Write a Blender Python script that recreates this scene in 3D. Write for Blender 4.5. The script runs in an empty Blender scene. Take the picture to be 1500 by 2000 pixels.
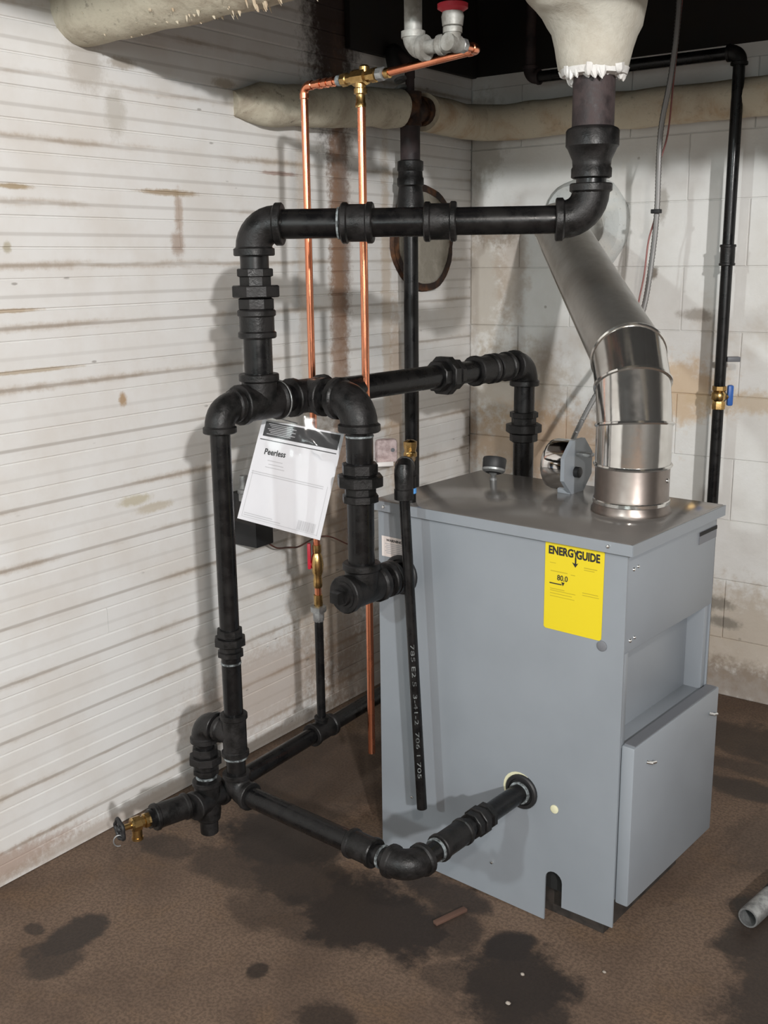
import bpy, bmesh, math, random
from mathutils import Vector as V, Matrix, noise
random.seed(7)
SC = bpy.context.scene
COL = SC.collection

# ------------------------------------------------------------------ camera
cam_d = bpy.data.cameras.new('camera')
cam = bpy.data.objects.new('camera', cam_d)
COL.objects.link(cam)
R_, U_, F_ = V((0.805348, 0.59268, -0.012053)), V((-0.127584, 0.193148, 0.972839)), V((-0.57891, 0.781936, -0.231168))
CAM = V((2.0877, -3.3689, 1.45))
cam.matrix_world = Matrix(((R_.x, U_.x, -F_.x, CAM.x), (R_.y, U_.y, -F_.y, CAM.y), (R_.z, U_.z, -F_.z, CAM.z), (0, 0, 0, 1)))
cam_d.sensor_fit = 'VERTICAL'
cam_d.sensor_height = 24
cam_d.lens = 2062.59 / 2000 * 24
cam_d.clip_start = .05
SC.camera = cam

# ------------------------------------------------------------------ light
def lamp(name, loc, power, color, radius):
    d = bpy.data.lights.new(name, 'POINT')
    d.energy = power; d.color = color; d.shadow_soft_size = radius
    o = bpy.data.objects.new(name, d); COL.objects.link(o); o.location = loc
    return o
lamp('work_light', (4.2, -4.85, 2.34), 425, (1, .99, .98), .055)
lamp('ceiling_bulb', (2.55, -3.62, 2.24), 62, (1, .92, .84), .05)
lamp('entry_light', (1.05, -5.7, 2.36), 120, (.90, .98, .985), .07)
fill_d = bpy.data.lights.new('fill_light', 'AREA'); fill_d.shape = 'RECTANGLE'; fill_d.size = 1.4; fill_d.size_y = .7; fill_d.energy = 16; fill_d.color = (.86, 1, .99)  # soft area lamp added as fill from behind the camera, no window modelled
fill_o = bpy.data.objects.new('fill_light', fill_d); COL.objects.link(fill_o); fill_o.location = (2.6, -6.9, 1.5); fill_o.rotation_euler = (math.radians(90), 0, 0)
wd = bpy.data.worlds.new('world'); SC.world = wd; wd.use_nodes = True
wd.node_tree.nodes['Background'].inputs[0].default_value = (.85, .93, 1, 1)
wd.node_tree.nodes['Background'].inputs[1].default_value = .10
SC.view_settings.view_transform = 'Standard'
SC.view_settings.look = 'None'
SC.view_settings.gamma = 1
SC.view_settings.use_curve_mapping = False
SC.view_settings.exposure = 0.72

# ------------------------------------------------------------------ frames
TH = math.radians(-4.0174)
O = V((1.2862, -1.4851, 0))
EX = V((math.cos(TH), math.sin(TH), 0)); EY = V((-math.sin(TH), math.cos(TH), 0)); EZ = V((0, 0, 1))
def W(u, v, w): return O + EX*u + EY*v + EZ*w       # boiler frame: u along the label side, v towards the back wall

# ------------------------------------------------------------------ materials
class NT:
    def __init__(s, m):
        s.t = m.node_tree; s.n = s.t.nodes; s.b = s.n['Principled BSDF']
    def new(s, typ, **k):
        n = s.n.new(typ)
        for a, v in k.items(): setattr(n, a, v)
        return n
    def put(s, sock, v):
        if hasattr(v, 'is_linked') or isinstance(v, bpy.types.NodeSocket): s.t.links.new(v, sock)
        else: sock.default_value = v
    def math(s, op, a, b=0.0, c=0.0, clamp=False):
        n = s.new('ShaderNodeMath', operation=op); n.use_clamp = clamp
        s.put(n.inputs[0], a); s.put(n.inputs[1], b); s.put(n.inputs[2], c); return n.outputs[0]
    def noise(s, vec, scale, detail=4, rough=.55, dist=0):
        n = s.new('ShaderNodeTexNoise'); s.put(n.inputs['Vector'], vec)
        n.inputs['Scale'].default_value = scale; n.inputs['Detail'].default_value = detail
        n.inputs['Roughness'].default_value = rough; n.inputs['Distortion'].default_value = dist
        return n.outputs['Fac']
    def pos(s): return s.new('ShaderNodeNewGeometry').outputs['Position']
    def obj(s): return s.new('ShaderNodeTexCoord').outputs['Object']
    def scale(s, vec, sc):
        n = s.new('ShaderNodeMapping'); s.put(n.inputs['Vector'], vec); n.inputs['Scale'].default_value = sc; return n.outputs[0]
    def rng(s, v, a, b, lo=0, hi=1):
        n = s.new('ShaderNodeMapRange', interpolation_type='SMOOTHSTEP'); s.put(n.inputs[0], v)
        n.inputs[1].default_value = a; n.inputs[2].default_value = b; n.inputs[3].default_value = lo; n.inputs[4].default_value = hi
        return n.outputs[0]
    def mix(s, f, a, b):
        n = s.new('ShaderNodeMix', data_type='RGBA'); s.put(n.inputs[0], f)
        for k, v in ((6, a), (7, b)):
            if isinstance(v, tuple) and len(v) == 3: v = v + (1,)
            s.put(n.inputs[k], v)
        return n.outputs[2]
    def bump(s, h, strength, dist=.002):
        n = s.new('ShaderNodeBump'); n.inputs['Strength'].default_value = strength; n.inputs['Distance'].default_value = dist
        s.put(n.inputs['Height'], h); s.t.links.new(n.outputs[0], s.b.inputs['Normal'])
    def blotch(s, vec, c, r, nz, amp=.5, soft=.35):
        a = s.new('ShaderNodeVectorMath', operation='SUBTRACT'); s.put(a.inputs[0], vec); a.inputs[1].default_value = c
        d = s.new('ShaderNodeVectorMath', operation='DIVIDE'); s.put(d.inputs[0], a.outputs[0]); d.inputs[1].default_value = r
        l = s.new('ShaderNodeVectorMath', operation='LENGTH'); s.put(l.inputs[0], d.outputs[0])
        q = s.math('MULTIPLY_ADD', nz, amp*2, l.outputs['Value'])
        return s.rng(q, 1+amp-soft, 1+amp+soft, 1, 0)
def lin(c):
    return tuple((x/255/12.92 if x/255 <= .04045 else ((x/255+.055)/1.055)**2.4) for x in c)
def mat(name, col, rough=.5, metal=0.0, spec=.5):
    m = bpy.data.materials.new(name); m.use_nodes = True
    b = m.node_tree.nodes['Principled BSDF']
    b.inputs['Base Color'].default_value = tuple(col) + (1,)
    b.inputs['Roughness'].default_value = rough; b.inputs['Metallic'].default_value = metal
    b.inputs['Specular IOR Level'].default_value = spec
    return m
def speckled(name, c1, c2, scale, rough=(.4, .6), metal=0.0, bump=0.0, spec=.5, dist=0, a=.35, b=.65):
    m = mat(name, c1, rough[0], metal, spec); n = NT(m); p = n.pos()
    f = n.rng(n.noise(p, scale, 5, .6, dist), a, b)
    n.put(n.b.inputs['Base Color'], n.mix(f, c1, c2))
    n.put(n.b.inputs['Roughness'], n.math('MULTIPLY_ADD', f, rough[1]-rough[0], rough[0]))
    if bump: n.bump(n.noise(p, scale*6, 3, .6), bump, .0015)
    return m
M = {}
M['pipe'] = speckled('black_lacquered_pipe', (.004, .004, .0045), (.009, .0085, .0085), 22, (.22, .38), 0, .10, .27)
M['fit'] = speckled('black_cast_iron', (.0055, .0055, .0055), (.015, .0138, .0138), 30, (.34, .52), 0, .45, .27)
M['rust'] = speckled('rusted_iron', (.022, .012, .010), (.16, .07, .03), 18, (.6, .85), 0, .5, .3, 0, .4, .75)
M['oldpipe'] = speckled('grimy_old_pipe', (.018, .013, .014), (.05, .035, .035), 25, (.5, .8), 0, .4, .4)
M['copper'] = speckled('bright_copper', (.82, .33, .19), (.68, .24, .13), 14, (.16, .32), 1.0)
M['brass'] = speckled('yellow_brass', (.58, .39, .16), (.36, .23, .09), 30, (.2, .38), 1.0, .1)
M['galv'] = speckled('galvanised_fitting', (.42, .43, .43), (.22, .22, .22), 40, (.35, .6), .75, .2)
M['oldgalv'] = speckled('old_galvanised_pipe', (.34, .34, .32), (.20, .19, .17), 30, (.5, .7), .3, .2)
M['seal'] = speckled('pale_thread_seal', (.26, .29, .30), (.02, .022, .022), 70, (.5, .7))
M['red'] = mat('red_handle', (.42, .012, .03), .45)
M['blue'] = mat('blue_handle', (.03, .12, .42), .42)
M['tape'] = mat('blue_tape', (.10, .32, .70), .4)
M['black'] = mat('matt_black_plastic', (.012, .012, .013), .55)
M['wire'] = mat('brown_wire', (.10, .03, .02), .5)
M['redwire'] = mat('red_wire', (.28, .10, .09), .55)
M['steel'] = mat('bright_zinc_screw', (.75, .75, .74), .22, 1)
M['chrome'] = mat('bright_chrome', (.72, .70, .68), .08, 1)
M['cream'] = mat('cream_plastic', (.62, .60, .42), .5)
M['dgray'] = mat('dark_gray_plastic', (.14, .145, .16), .5)
M['white'] = mat('white_plastic', (.72, .68, .66), .45)
M['pink'] = speckled('pale_pink_plastic', (.62, .50, .49), (.38, .28, .27), 40, (.5, .6))
M['paper'] = mat('white_paper', (.60, .60, .625), .45)
M['sticker'] = mat('pale_sticker', (.70, .63, .60), .5)
M['faint'] = speckled('faded_grey_print', (.15, .16, .16), (.03, .032, .032), 90, (.5, .6))
M['ink'] = mat('black_ink', (.012, .012, .014), .5)
M['greyink'] = mat('grey_ink', (.42, .42, .44), .5)
M['yellow'] = mat('yellow_label', (.64, .505, .010), .45)
M['yink'] = mat('faint_brown_ink', (.42, .33, .01), .5)
M['dark'] = mat('dark_recess', (.008, .008, .008), .8)
M['base'] = speckled('dark_dusty_base', (.016, .013, .011), (.035, .027, .022), 30, (.7, .9))
M['lidmetal'] = None
def boiler_paint(name, col, r0, r1):
    m = mat(name, col, r0); n = NT(m); p = n.pos()
    f = n.noise(p, 3, 4, .6)
    n.put(n.b.inputs['Base Color'], n.mix(n.rng(f, .3, .7), tuple(c*.95 for c in col), tuple(min(1, c*1.05) for c in col)))
    n.put(n.b.inputs['Roughness'], n.rng(f, .3, .7, r0, r1))
    n.bump(n.noise(p, 420, 2, .5), .05, .0006)
    return m
M['jacket'] = boiler_paint('grey_jacket_enamel', (.222, .243, .268), .36, .44)
M['lid'] = boiler_paint('grey_lid_enamel', (.165, .152, .142), .11, .19)
M['lid'].node_tree.nodes['Principled BSDF'].inputs['Specular IOR Level'].default_value = .8
def galvduct(name, c1, c2, r, warm=False):
    m = mat(name, c1, r[0], .95); n = NT(m); p = n.pos()
    vo = n.new('ShaderNodeTexVoronoi'); n.put(vo.inputs['Vector'], p); vo.inputs['Scale'].default_value = 60
    f = n.math('MULTIPLY_ADD', vo.outputs['Distance'], .12, n.math('MULTIPLY', n.noise(p, 7, 4), .95))
    n.put(n.b.inputs['Base Color'], n.mix(n.rng(f, .3, .8), c1, c2))
    n.put(n.b.inputs['Roughness'], n.rng(f, .3, .8, r[0], r[1]))
    n.bump(n.noise(p, 16, 3), .12, .004)
    return m
M['duct'] = galvduct('shiny_galvanised_duct', (.68, .67, .65), (.52, .50, .47), (.09, .20))
M['ductdull'] = galvduct('dull_galvanised_duct', (.72, .71, .69), (.56, .54, .51), (.36, .48))
M['duct_tint'] = galvduct('heat_tinted_duct', (.25, .218, .198), (.18, .152, .136), (.30, .42))
def insulation(name, c1, c2, dirt):
    m = mat(name, c1, .9, 0, .15); n = NT(m); p = n.pos()
    f = n.rng(n.noise(p, 9, 6, .65, .4), .42, .72)
    g = n.rng(n.noise(p, 60, 4, .7), .55, .75)
    c = n.mix(f, c1, c2); c = n.mix(n.math('MULTIPLY', g, dirt), c, (.12, .10, .08))
    n.put(n.b.inputs['Base Color'], c)
    n.bump(n.noise(p, 70, 5, .65), .5, .004)
    return m
M['wrapwhite'] = insulation('cream_plaster_lagging', (.455, .435, .38), (.37, .34, .285), .15)
M['fluff'] = insulation('torn_white_fibre', (.66, .66, .65), (.50, .48, .46), .15)
M['wrapdirty'] = insulation('grimy_lagging', (.54, .50, .40), (.36, .31, .24), .6)
M['wraptan'] = insulation('tan_stained_lagging', (.56, .50, .39), (.44, .32, .21), .35)

# plank wall: white paint, grime along joints, rust-brown streaks
JP = .0683; JZ = 1.352
def plank_mat():
    m = mat('white_painted_planks', (.74, .72, .70), .48); n = NT(m); p = n.pos()
    sx = n.new('ShaderNodeSeparateXYZ'); n.put(sx.inputs[0], p); y, z = sx.outputs[1], sx.outputs[2]
    nz = n.noise(p, 5, 5, .6); nf = n.noise(p, 45, 7, .75)
    lng = n.noise(n.scale(p, (1, 1.1, 9)), 2.2, 4, .6)
    c = n.mix(n.rng(nz, .35, .7), (.74, .735, .725), (.68, .655, .625))
    # grime that has gathered at every second joint
    ph = n.math('FRACT', n.math('DIVIDE', n.math('SUBTRACT', n.math('ADD', z, 4.0), JZ), JP*2))
    dd = n.math('ABSOLUTE', n.math('SUBTRACT', ph, n.math('ROUND', ph)))
    wj = n.rng(n.math('MULTIPLY_ADD', nf, .16, dd), .06, .19, 1, 0)
    pres = n.rng(lng, .44, .62)
    c = n.mix(n.math('MULTIPLY', n.math('MULTIPLY', wj, pres), .72), c, (.34, .25, .165))
    ph2 = n.math('FRACT', n.math('DIVIDE', n.math('SUBTRACT', n.math('ADD', z, 4.0), JZ), JP))
    d2 = n.math('ABSOLUTE', n.math('SUBTRACT', ph2, n.math('ROUND', ph2)))
    c = n.mix(n.math('MULTIPLY', n.rng(d2, .03, .085, 1, 0), n.rng(z, 1.28, 1.40, .15, .30)), c, (.27, .24, .21))
    c = n.mix(n.math('MULTIPLY', n.rng(dd, .012, .04, 1, 0), n.rng(z, 1.30, 1.38, .42, 0)), c, (.29, .25, .215))
    # localised stains, one streak also holding painted shade
    for cc, rr, col, k in [
        ((0, -.775, 2.25), (.2, .125, .42), (.035, .018, .014), .97),
        ((0, -.755, 1.60), (.2, .048, .42), (.17, .10, .068), .80),
        ((0, -.770, 1.15), (.2, .040, .60), (.26, .14, .075), .75),  # rust stain mixed with painted shade behind the copper drop
        ((0, -.79, .45), (.2, .12, .45), (.20, .13, .09), .62),
        ((0, -.93, 1.35), (.2, .028, .50), (.44, .34, .25), .50),
        ((0, -.52, 1.30), (.2, .025, .55), (.44, .33, .22), .55),
        ((0, -.47, .95), (.2, .035, .35), (.42, .27, .15), .55),
        ((0, -.90, .55), (.2, .14, .40), (.40, .30, .21), .55),
        ((0, -1.17, .19), (.2, .30, .13), (.40, .29, .22), .5),
        ((0, -1.416, 1.58), (.2, .014, .05), (.40, .30, .23), .7),
        ((0, -1.425, 1.500), (.2, .022, .03), (.34, .24, .18), .7),
        ((0, -1.445, 1.625), (.2, .09, .008), (.36, .26, .15), .8),
        ((0, -1.90, 1.62), (.2, .045, .006), (.34, .24, .12), .8),
        ((0, -1.93, 1.49), (.2, .010, .012), (.38, .33, .22), .7),
        ((0, -1.639, 1.122), (.2, .012, .016), (.36, .21, .08), .8),
        ((0, -1.95, 1.352), (.2, .09, .005), (.40, .29, .17), .7),
        ((0, -1.90, 1.2155), (.2, .13, .005), (.45, .36, .25), .7),
        ((0, -1.62, .86), (.2, .05, .013), (.50, .45, .33), .8),
        ((0, -1.56, .83), (.2, .06, .012), (.50, .44, .34), .7),
        ((0, -1.68, 1.90), (.2, .05, .06), (.42, .38, .33), .55),
        ((0, -1.57, 1.915), (.2, .04, .012), (.25, .19, .12), .6),
        ((0, -1.60, 1.80), (.2, .03, .05), (.45, .42, .37), .6),
        ((0, -1.23, 1.91), (.2, .04, .012), (.32, .26, .18), .7),
        ((0, -1.02, 1.694), (.2, .07, .006), (.28, .14, .10), .6),
        ((0, -2.2, .05), (.2, .30, .035), (.34, .22, .16), .7),
        ((0, -1.5, .02), (.2, .8, .02), (.36, .28, .22), .5),
        ((0, -.5, .1), (.2, .4, .2), (.26, .18, .13), .6),
    ]:
        c = n.mix(n.math('MULTIPLY', n.blotch(p, cc, rr, nf, .8, .42), k), c, col)
    # scattered paint chips
    vo = n.new('ShaderNodeTexVoronoi'); n.put(vo.inputs['Vector'], n.scale(p, (1, .55, 1.5))); vo.inputs['Scale'].default_value = 17
    chips = n.math('MULTIPLY', n.rng(n.math('MULTIPLY_ADD', nf, .12, vo.outputs['Distance']), .10, .16, 1, 0), n.rng(n.noise(p, 3.1, 2), .50, .56))
    c = n.mix(n.math('MULTIPLY', chips, .62), c, (.21, .19, .17))
    n.put(n.b.inputs['Base Color'], c)
    n.bump(n.math('ADD', n.math('MULTIPLY', n.noise(n.scale(p, (1, .12, 1)), 55, 4), .6), n.math('MULTIPLY', chips, -1.5)), .22, .0022)
    return m
M['plank'] = plank_mat()

def block_mat():
    m = mat('white_painted_blocks', (.72, .70, .66), .62); n = NT(m); p = n.pos()
    nz = n.noise(p, 4, 5, .6); nf = n.noise(p, 26, 6, .65)
    c = n.mix(n.rng(nz, .35, .68), (.745, .74, .72), (.675, .66, .63))
    c = n.mix(n.math('MULTIPLY', n.rng(n.noise(p, 2.3, 5, .65, .3), .54, .70), .38), c, (.47, .38, .28))
    for cc, rr, col, k in [
        ((.80, 0, 1.02), (.16, .2, .10), (.55, .36, .18), .7),
        ((1.15, 0, 1.00), (.30, .2, .035), (.52, .38, .22), .6),
        ((.20, 0, 1.00), (.20, .2, .14), (.42, .34, .25), .6),
        ((.30, 0, .80), (.35, .2, .12), (.50, .33, .19), .75),
        ((.05, 0, 1.35), (.10, .2, .20), (.34, .27, .19), .55),
        ((.17, 0, 1.42), (.06, .2, .18), (.42, .32, .24), .5),
        ((.10, 0, 1.55), (.09, .2, .05), (.18, .12, .07), .6),
        ((.05, 0, 1.86), (.08, .2, .14), (.34, .30, .24), .6),
        ((.55, 0, .95), (.04, .2, .04), (.20, .18, .17), .75),
        ((.62, 0, .93), (.035, .2, .03), (.25, .23, .22), .7),
        ((.70, 0, 1.40), (.014, .2, .02), (.16, .13, .10), .85),
        ((.85, 0, 1.27), (.05, .2, .020), (.24, .20, .16), .65),
        ((.72, 0, 1.62), (.018, .2, .05), (.27, .24, .20), .6),
        ((1.05, 0, .22), (.40, .2, .16), (.40, .31, .21), .6),
        ((1.10, 0, .05), (.60, .2, .07), (.20, .15, .11), .7),
        ((.95, 0, .32), (.07, .2, .025), (.12, .11, .09), .65),
        ((1.0, 0, .26), (.05, .2, .02), (.12, .11, .09), .65),
    ]:
        c = n.mix(n.math('MULTIPLY', n.blotch(p, cc, rr, nf, 1.1, .45), k), c, col)
    vo = n.new('ShaderNodeTexVoronoi'); n.put(vo.inputs['Vector'], p); vo.inputs['Scale'].default_value = 15
    chips = n.math('MULTIPLY', n.rng(n.math('MULTIPLY_ADD', nf, .14, vo.outputs['Distance']), .12, .17, 1, 0), n.rng(n.noise(p, 4, 2), .55, .6))
    c = n.mix(n.math('MULTIPLY', chips, .6), c, (.22, .19, .15))
    n.put(n.b.inputs['Base Color'], c)
    n.bump(n.math('ADD', n.math('MULTIPLY', nf, .8), n.math('MULTIPLY', n.noise(p, 5, 3), 2)), .35, .006)
    return m
M['block'] = block_mat()

def floor_mat():
    m = mat('damp_brown_floor', (.10, .07, .05), .7); n = NT(m); p = n.pos()
    nz = n.noise(p, 3.2, 6, .62, .2); nf = n.noise(p, 8, 8, .72); gr = n.noise(p, 140, 3, .6)
    c = n.mix(n.rng(nz, .35, .68), (.175, .118, .083), (.110, .073, .052))
    c = n.mix(n.math('MULTIPLY', n.rng(n.noise(p, 6.5, 4, .6, .5), .5, .7), .35), c, (.19, .115, .062))
    c = n.mix(n.math('MULTIPLY', n.rng(gr, .40, .62), .50), c, (.050, .034, .025))
    wet = None
    for cc, rr, k in [
        ((.78, -1.68, 0), (.20, .14, 1), .92), ((.60, -1.67, 0), (.22, .10, 1), .8), ((.95, -1.62, 0), (.10, .09, 1), .7), ((.394, -1.565, 0), (.17, .12, 1), .9),
        ((.40, -1.72, 0), (.13, .07, 1), .6), ((.60, -1.80, 0), (.12, .07, 1), .5), ((.88, -1.52, 0), (.13, .06, 1), .8),
        ((1.10, -1.60, 0), (.06, .07, 1), .95), ((1.17, -1.69, 0), (.12, .13, 1), .9), ((1.25, -1.78, 0), (.10, .10, 1), .8), ((1.05, -1.76, 0), (.06, .05, 1), .5),
        ((.294, -2.13, 0), (.05, .09, 1), .85), ((.33, -2.2, 0), (.06, .06, 1), .7), ((.266, -2.216, 0), (.022, .022, 1), .6), ((.20, -2.16, 0), (.03, .02, 1), .7),
        ((.71, -1.973, 0), (.022, .03, 1), .8), ((.92, -2.0, 0), (.06, .05, 1), .7), ((1.52, -1.20, 0), (.07, .16, 1), .85), ((1.62, -1.42, 0), (.11, .2, 1), .8),
        ((1.28, -.61, 0), (.20, .05, 1), .75), ((1.16, -.30, 0), (.30, .12, 1), .7), ((1.25, -.48, 0), (.15, .04, 1), .5), ((1.46, -.85, 0), (.12, .2, 1), .4),
        ((.25, -1.25, 0), (.22, .30, 1), .55), ((.19, -1.75, 0), (.08, .05, 1), .6),
    ]:
        b = n.math('MULTIPLY', n.blotch(p, cc, rr, nf, 1.1, .24), k)
        wet = b if wet is None else n.math('MAXIMUM', wet, b)
    c = n.mix(wet, c, (.020, .0155, .0135))
    n.put(n.b.inputs['Base Color'], c)
    n.put(n.b.inputs['Roughness'], n.math('MULTIPLY_ADD', wet, -.30, .78))
    n.b.inputs['Specular IOR Level'].default_value = .35
    n.bump(n.math('ADD', nf, n.math('MULTIPLY', gr, .3)), .35, .006)
    return m
M['floor'] = floor_mat()
M['joist'] = speckled('sooty_joist', (.006, .005, .0045), (.013, .010, .008), 9, (.8, .9))
M['ceil'] = speckled('sooty_boards', (.006, .005, .005), (.014, .011, .010), 7, (.8, .95))
M['cement'] = insulation('grey_cement_patch', (.26, .24, .20), (.40, .37, .32), .5)
M['plaster'] = insulation('bluish_white_plaster', (.56, .58, .57), (.62, .61, .57), .35)
M['plainwall'] = speckled('plain_gray_wall', (.15, .145, .14), (.10, .097, .09), 4, (.6, .7))
def film():
    m = mat('clear_plastic_film', (1, 1, 1), .08); n = NT(m)
    g = n.new('ShaderNodeBsdfGlossy'); g.inputs['Roughness'].default_value = .12
    t = n.new('ShaderNodeBsdfTransparent'); x = n.new('ShaderNodeMixShader')
    fr = n.new('ShaderNodeFresnel'); fr.inputs[0].default_value = 1.45
    n.put(x.inputs[0], n.math('MULTIPLY_ADD', fr.outputs[0], .75, .015))
    n.t.links.new(t.outputs[0], x.inputs[1]); n.t.links.new(g.outputs[0], x.inputs[2])
    n.t.links.new(x.outputs[0], n.n['Material Output'].inputs[0])
    return m
M['film'] = film()
def conduit_mat():
    m = mat('flexible_steel_conduit', (.30, .295, .29), .42, .8); return m
M['conduit'] = conduit_mat()

# ------------------------------------------------------------------ builders
def frame(a):
    a = V(a).normalized()
    h = V((0, 0, 1)) if abs(a.z) < .9 else V((1, 0, 0))
    x = h.cross(a).normalized(); y = a.cross(x)
    return x, y, a
class B:
    def __init__(s): s.bm = bmesh.new()
    def ring(s, c, x, y, r, n, ph=0): return [s.bm.verts.new(c + (x*math.cos(2*math.pi*i/n+ph) + y*math.sin(2*math.pi*i/n+ph))*r) for i in range(n)]
    def bridge(s, a, b):
        n = len(a)
        for i in range(n): s.bm.faces.new((a[i], a[(i+1) % n], b[(i+1) % n], b[i]))
    def lathe(s, P, axis, prof, n=20, ph=0, caps=True):
        x, y, a = frame(axis); P = V(P); prev = None; first = None
        for t, r in prof:
            k = s.ring(P + a*t, x, y, max(r, 1e-5), n, ph)
            if prev: s.bridge(prev, k)
            else: first = k
            prev = k
        if caps:
            s.bm.faces.new(list(reversed(first))); s.bm.faces.new(prev)
        return s
    def cyl(s, a, b, r, n=20, r2=None):
        a, b = V(a), V(b); return s.lathe(a, b-a, [(0, r), ((b-a).length, r if r2 is None else r2)], n)
    def sweep(s, pts, r, n=14, caps=True):
        pts = [V(p) for p in pts]; rr = r if isinstance(r, (list, tuple)) else [r]*len(pts)
        t = (pts[1]-pts[0]).normalized(); x, y, _ = frame(t); prev = None; first = None
        for i, p in enumerate(pts):
            if i == 0: tt = t
            elif i == len(pts)-1: tt = (pts[i]-pts[i-1]).normalized()
            else: tt = ((pts[i+1]-pts[i]).normalized() + (pts[i]-pts[i-1]).normalized()).normalized()
            x = (x - tt*x.dot(tt)).normalized(); y = tt.cross(x)
            k = s.ring(p, x, y, rr[i], n)
            if prev: s.bridge(prev, k)
            else: first = k
            prev = k
        if caps:
            s.bm.faces.new(list(reversed(first))); s.bm.faces.new(prev)
        return s
    def box(s, c, ax, ay, az, hx, hy, hz, bevel=0):
        c = V(c); vs = []
        for i in (-1, 1):
            for j in (-1, 1):
                for k in (-1, 1): vs.append(s.bm.verts.new(c + ax*hx*i + ay*hy*j + az*hz*k))
        fs = [s.bm.faces.new([vs[q] for q in f]) for f in ((0, 1, 3, 2), (4, 6, 7, 5), (0, 4, 5, 1), (2, 3, 7, 6), (0, 2, 6, 4), (1, 5, 7, 3))]
        if bevel:
            es = list({e for f in fs for e in f.edges})
            bmesh.ops.bevel(s.bm, geom=es, offset=bevel, segments=2, affect='EDGES', profile=.5)
        return s
    def poly(s, pts, thick):   # planar outline extruded by vector
        vs = [s.bm.verts.new(V(p)) for p in pts]; f = s.bm.faces.new(vs)
        e = bmesh.ops.extrude_face_region(s.bm, geom=[f])
        for v in e['geom']:
            if isinstance(v, bmesh.types.BMVert): v.co += V(thick)
        return s
    def ball(s, c, r, seg=14, sq=(1, 1, 1)):
        g = bmesh.ops.create_uvsphere(s.bm, u_segments=seg, v_segments=max(6, seg//2), radius=r)
        for v in g['verts']: v.co = V((v.co.x*sq[0], v.co.y*sq[1], v.co.z*sq[2])) + V(c)
        return s
    def build(s, name, m, parent=None, label=None, sharp=38, cat=None, group=None, kind=None, origin=None):
        me = bpy.data.meshes.new(name)
        org = V(origin) if origin is not None else V((0, 0, 0))
        base = V((0, 0, 0)); q = parent
        while q is not None: base = base + q.location; q = q.parent
        for v in s.bm.verts: v.co -= base + org
        bmesh.ops.recalc_face_normals(s.bm, faces=s.bm.faces)
        s.bm.to_mesh(me); s.bm.free()
        me.polygons.foreach_set('use_smooth', [True]*len(me.polygons))
        me.set_sharp_from_angle(angle=math.radians(sharp))
        me.materials.append(m)
        o = bpy.data.objects.new(name, me); COL.objects.link(o)
        if parent: o.parent = parent
        o.location = org
        if label: o['label'] = label
        if cat: o['category'] = cat
        if group: o['group'] = group
        if kind: o['kind'] = kind
        return o
def thing(name, label, cat, loc=(0, 0, 0), group=None, kind=None):
    o = bpy.data.objects.new(name, None); COL.objects.link(o); o.location = loc
    o.empty_display_size = .05
    if label: o['label'] = label
    if cat: o['category'] = cat
    if group: o['group'] = group
    if kind: o['kind'] = kind
    return o
def text(txt, name, m, parent, origin, right, up, size, label=None, bold=0.0, depth=.0002, width=None):
    c = bpy.data.curves.new('text', 'FONT'); c.body = txt; c.size = size; c.offset = bold; c.extrude = depth
    c.resolution_u = 3
    t = bpy.data.objects.new('text', c); COL.objects.link(t)
    dg = bpy.context.evaluated_depsgraph_get(); dg.update()
    me = bpy.data.meshes.new_from_object(t.evaluated_get(dg))
    bpy.data.objects.remove(t); bpy.data.curves.remove(c)
    r, u = V(right).normalized(), V(up).normalized(); nrm = r.cross(u)
    base = V((0, 0, 0)); q = parent
    while q is not None: base = base + q.location; q = q.parent
    xs = [v.co.x for v in me.vertices]; sx = 1.0
    if width: sx = width/(max(xs)-min(xs))
    x0 = min(xs)
    for v in me.vertices:
        v.co = V(origin) + r*((v.co.x-x0)*sx) + u*v.co.y + nrm*v.co.z - base
    me.materials.clear(); me.materials.append(m)
    o = bpy.data.objects.new(name, me); COL.objects.link(o); o.parent = parent
    if label: o['label'] = label
    return o

# pipe fittings ------------------------------------------------------
def arc_elbow(c, d1, d2, L, n=8):
    c, d1, d2 = V(c), V(d1).normalized(), V(d2).normalized()
    o = c + (d1+d2)*L
    return [o - d2*L*math.cos(t) - d1*L*math.sin(t) for t in [math.pi/2*i/n for i in range(n+1)]]
def elbow(par, c, d1, d2, r, mt='fit', k=1.27, L=None, r1=None, r2=None):
    L = L or 1.85*r
    d1, d2 = V(d1).normalized(), V(d2).normalized(); b = B()
    pts = arc_elbow(c, d1, d2, L*.86)
    b.sweep(pts, r*k, 18)
    for d in (d1, d2):
        b.lathe(V(c)+d*(L*.80), d, [(0, r*k), (.05*r, r*1.30), (.14*r, r*1.44), (.55*r, r*1.44), (.62*r, r*1.36), (.62*r, r*.9)], 20)
    return b.build('elbow', M[mt], par)
def tee(par, c, ax, br, r, mt='fit', k=1.27, rb=None, L=None):
    ax, br = V(ax).normalized(), V(br).normalized(); L = L or 1.85*r; rb = rb or r; b = B(); c = V(c)
    b.cyl(c-ax*L, c+ax*L, r*k, 20); b.cyl(c, c+br*L, rb*k, 20)
    for d, q in ((ax, r), (-ax, r), (br, rb)):
        b.lathe(c+d*(L*.78), d, [(0, q*k), (.05*q, q*1.30), (.14*q, q*1.44), (.55*q, q*1.44), (.62*q, q*1.36), (.62*q, q*.9)], 20)
    return b.build('tee', M[mt], par)
def pipe(par, a, b_, r, mt='pipe', name='pipe', n=22, label=None):
    return B().cyl(a, b_, r, n).build(name, M[mt], par, label)
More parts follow.
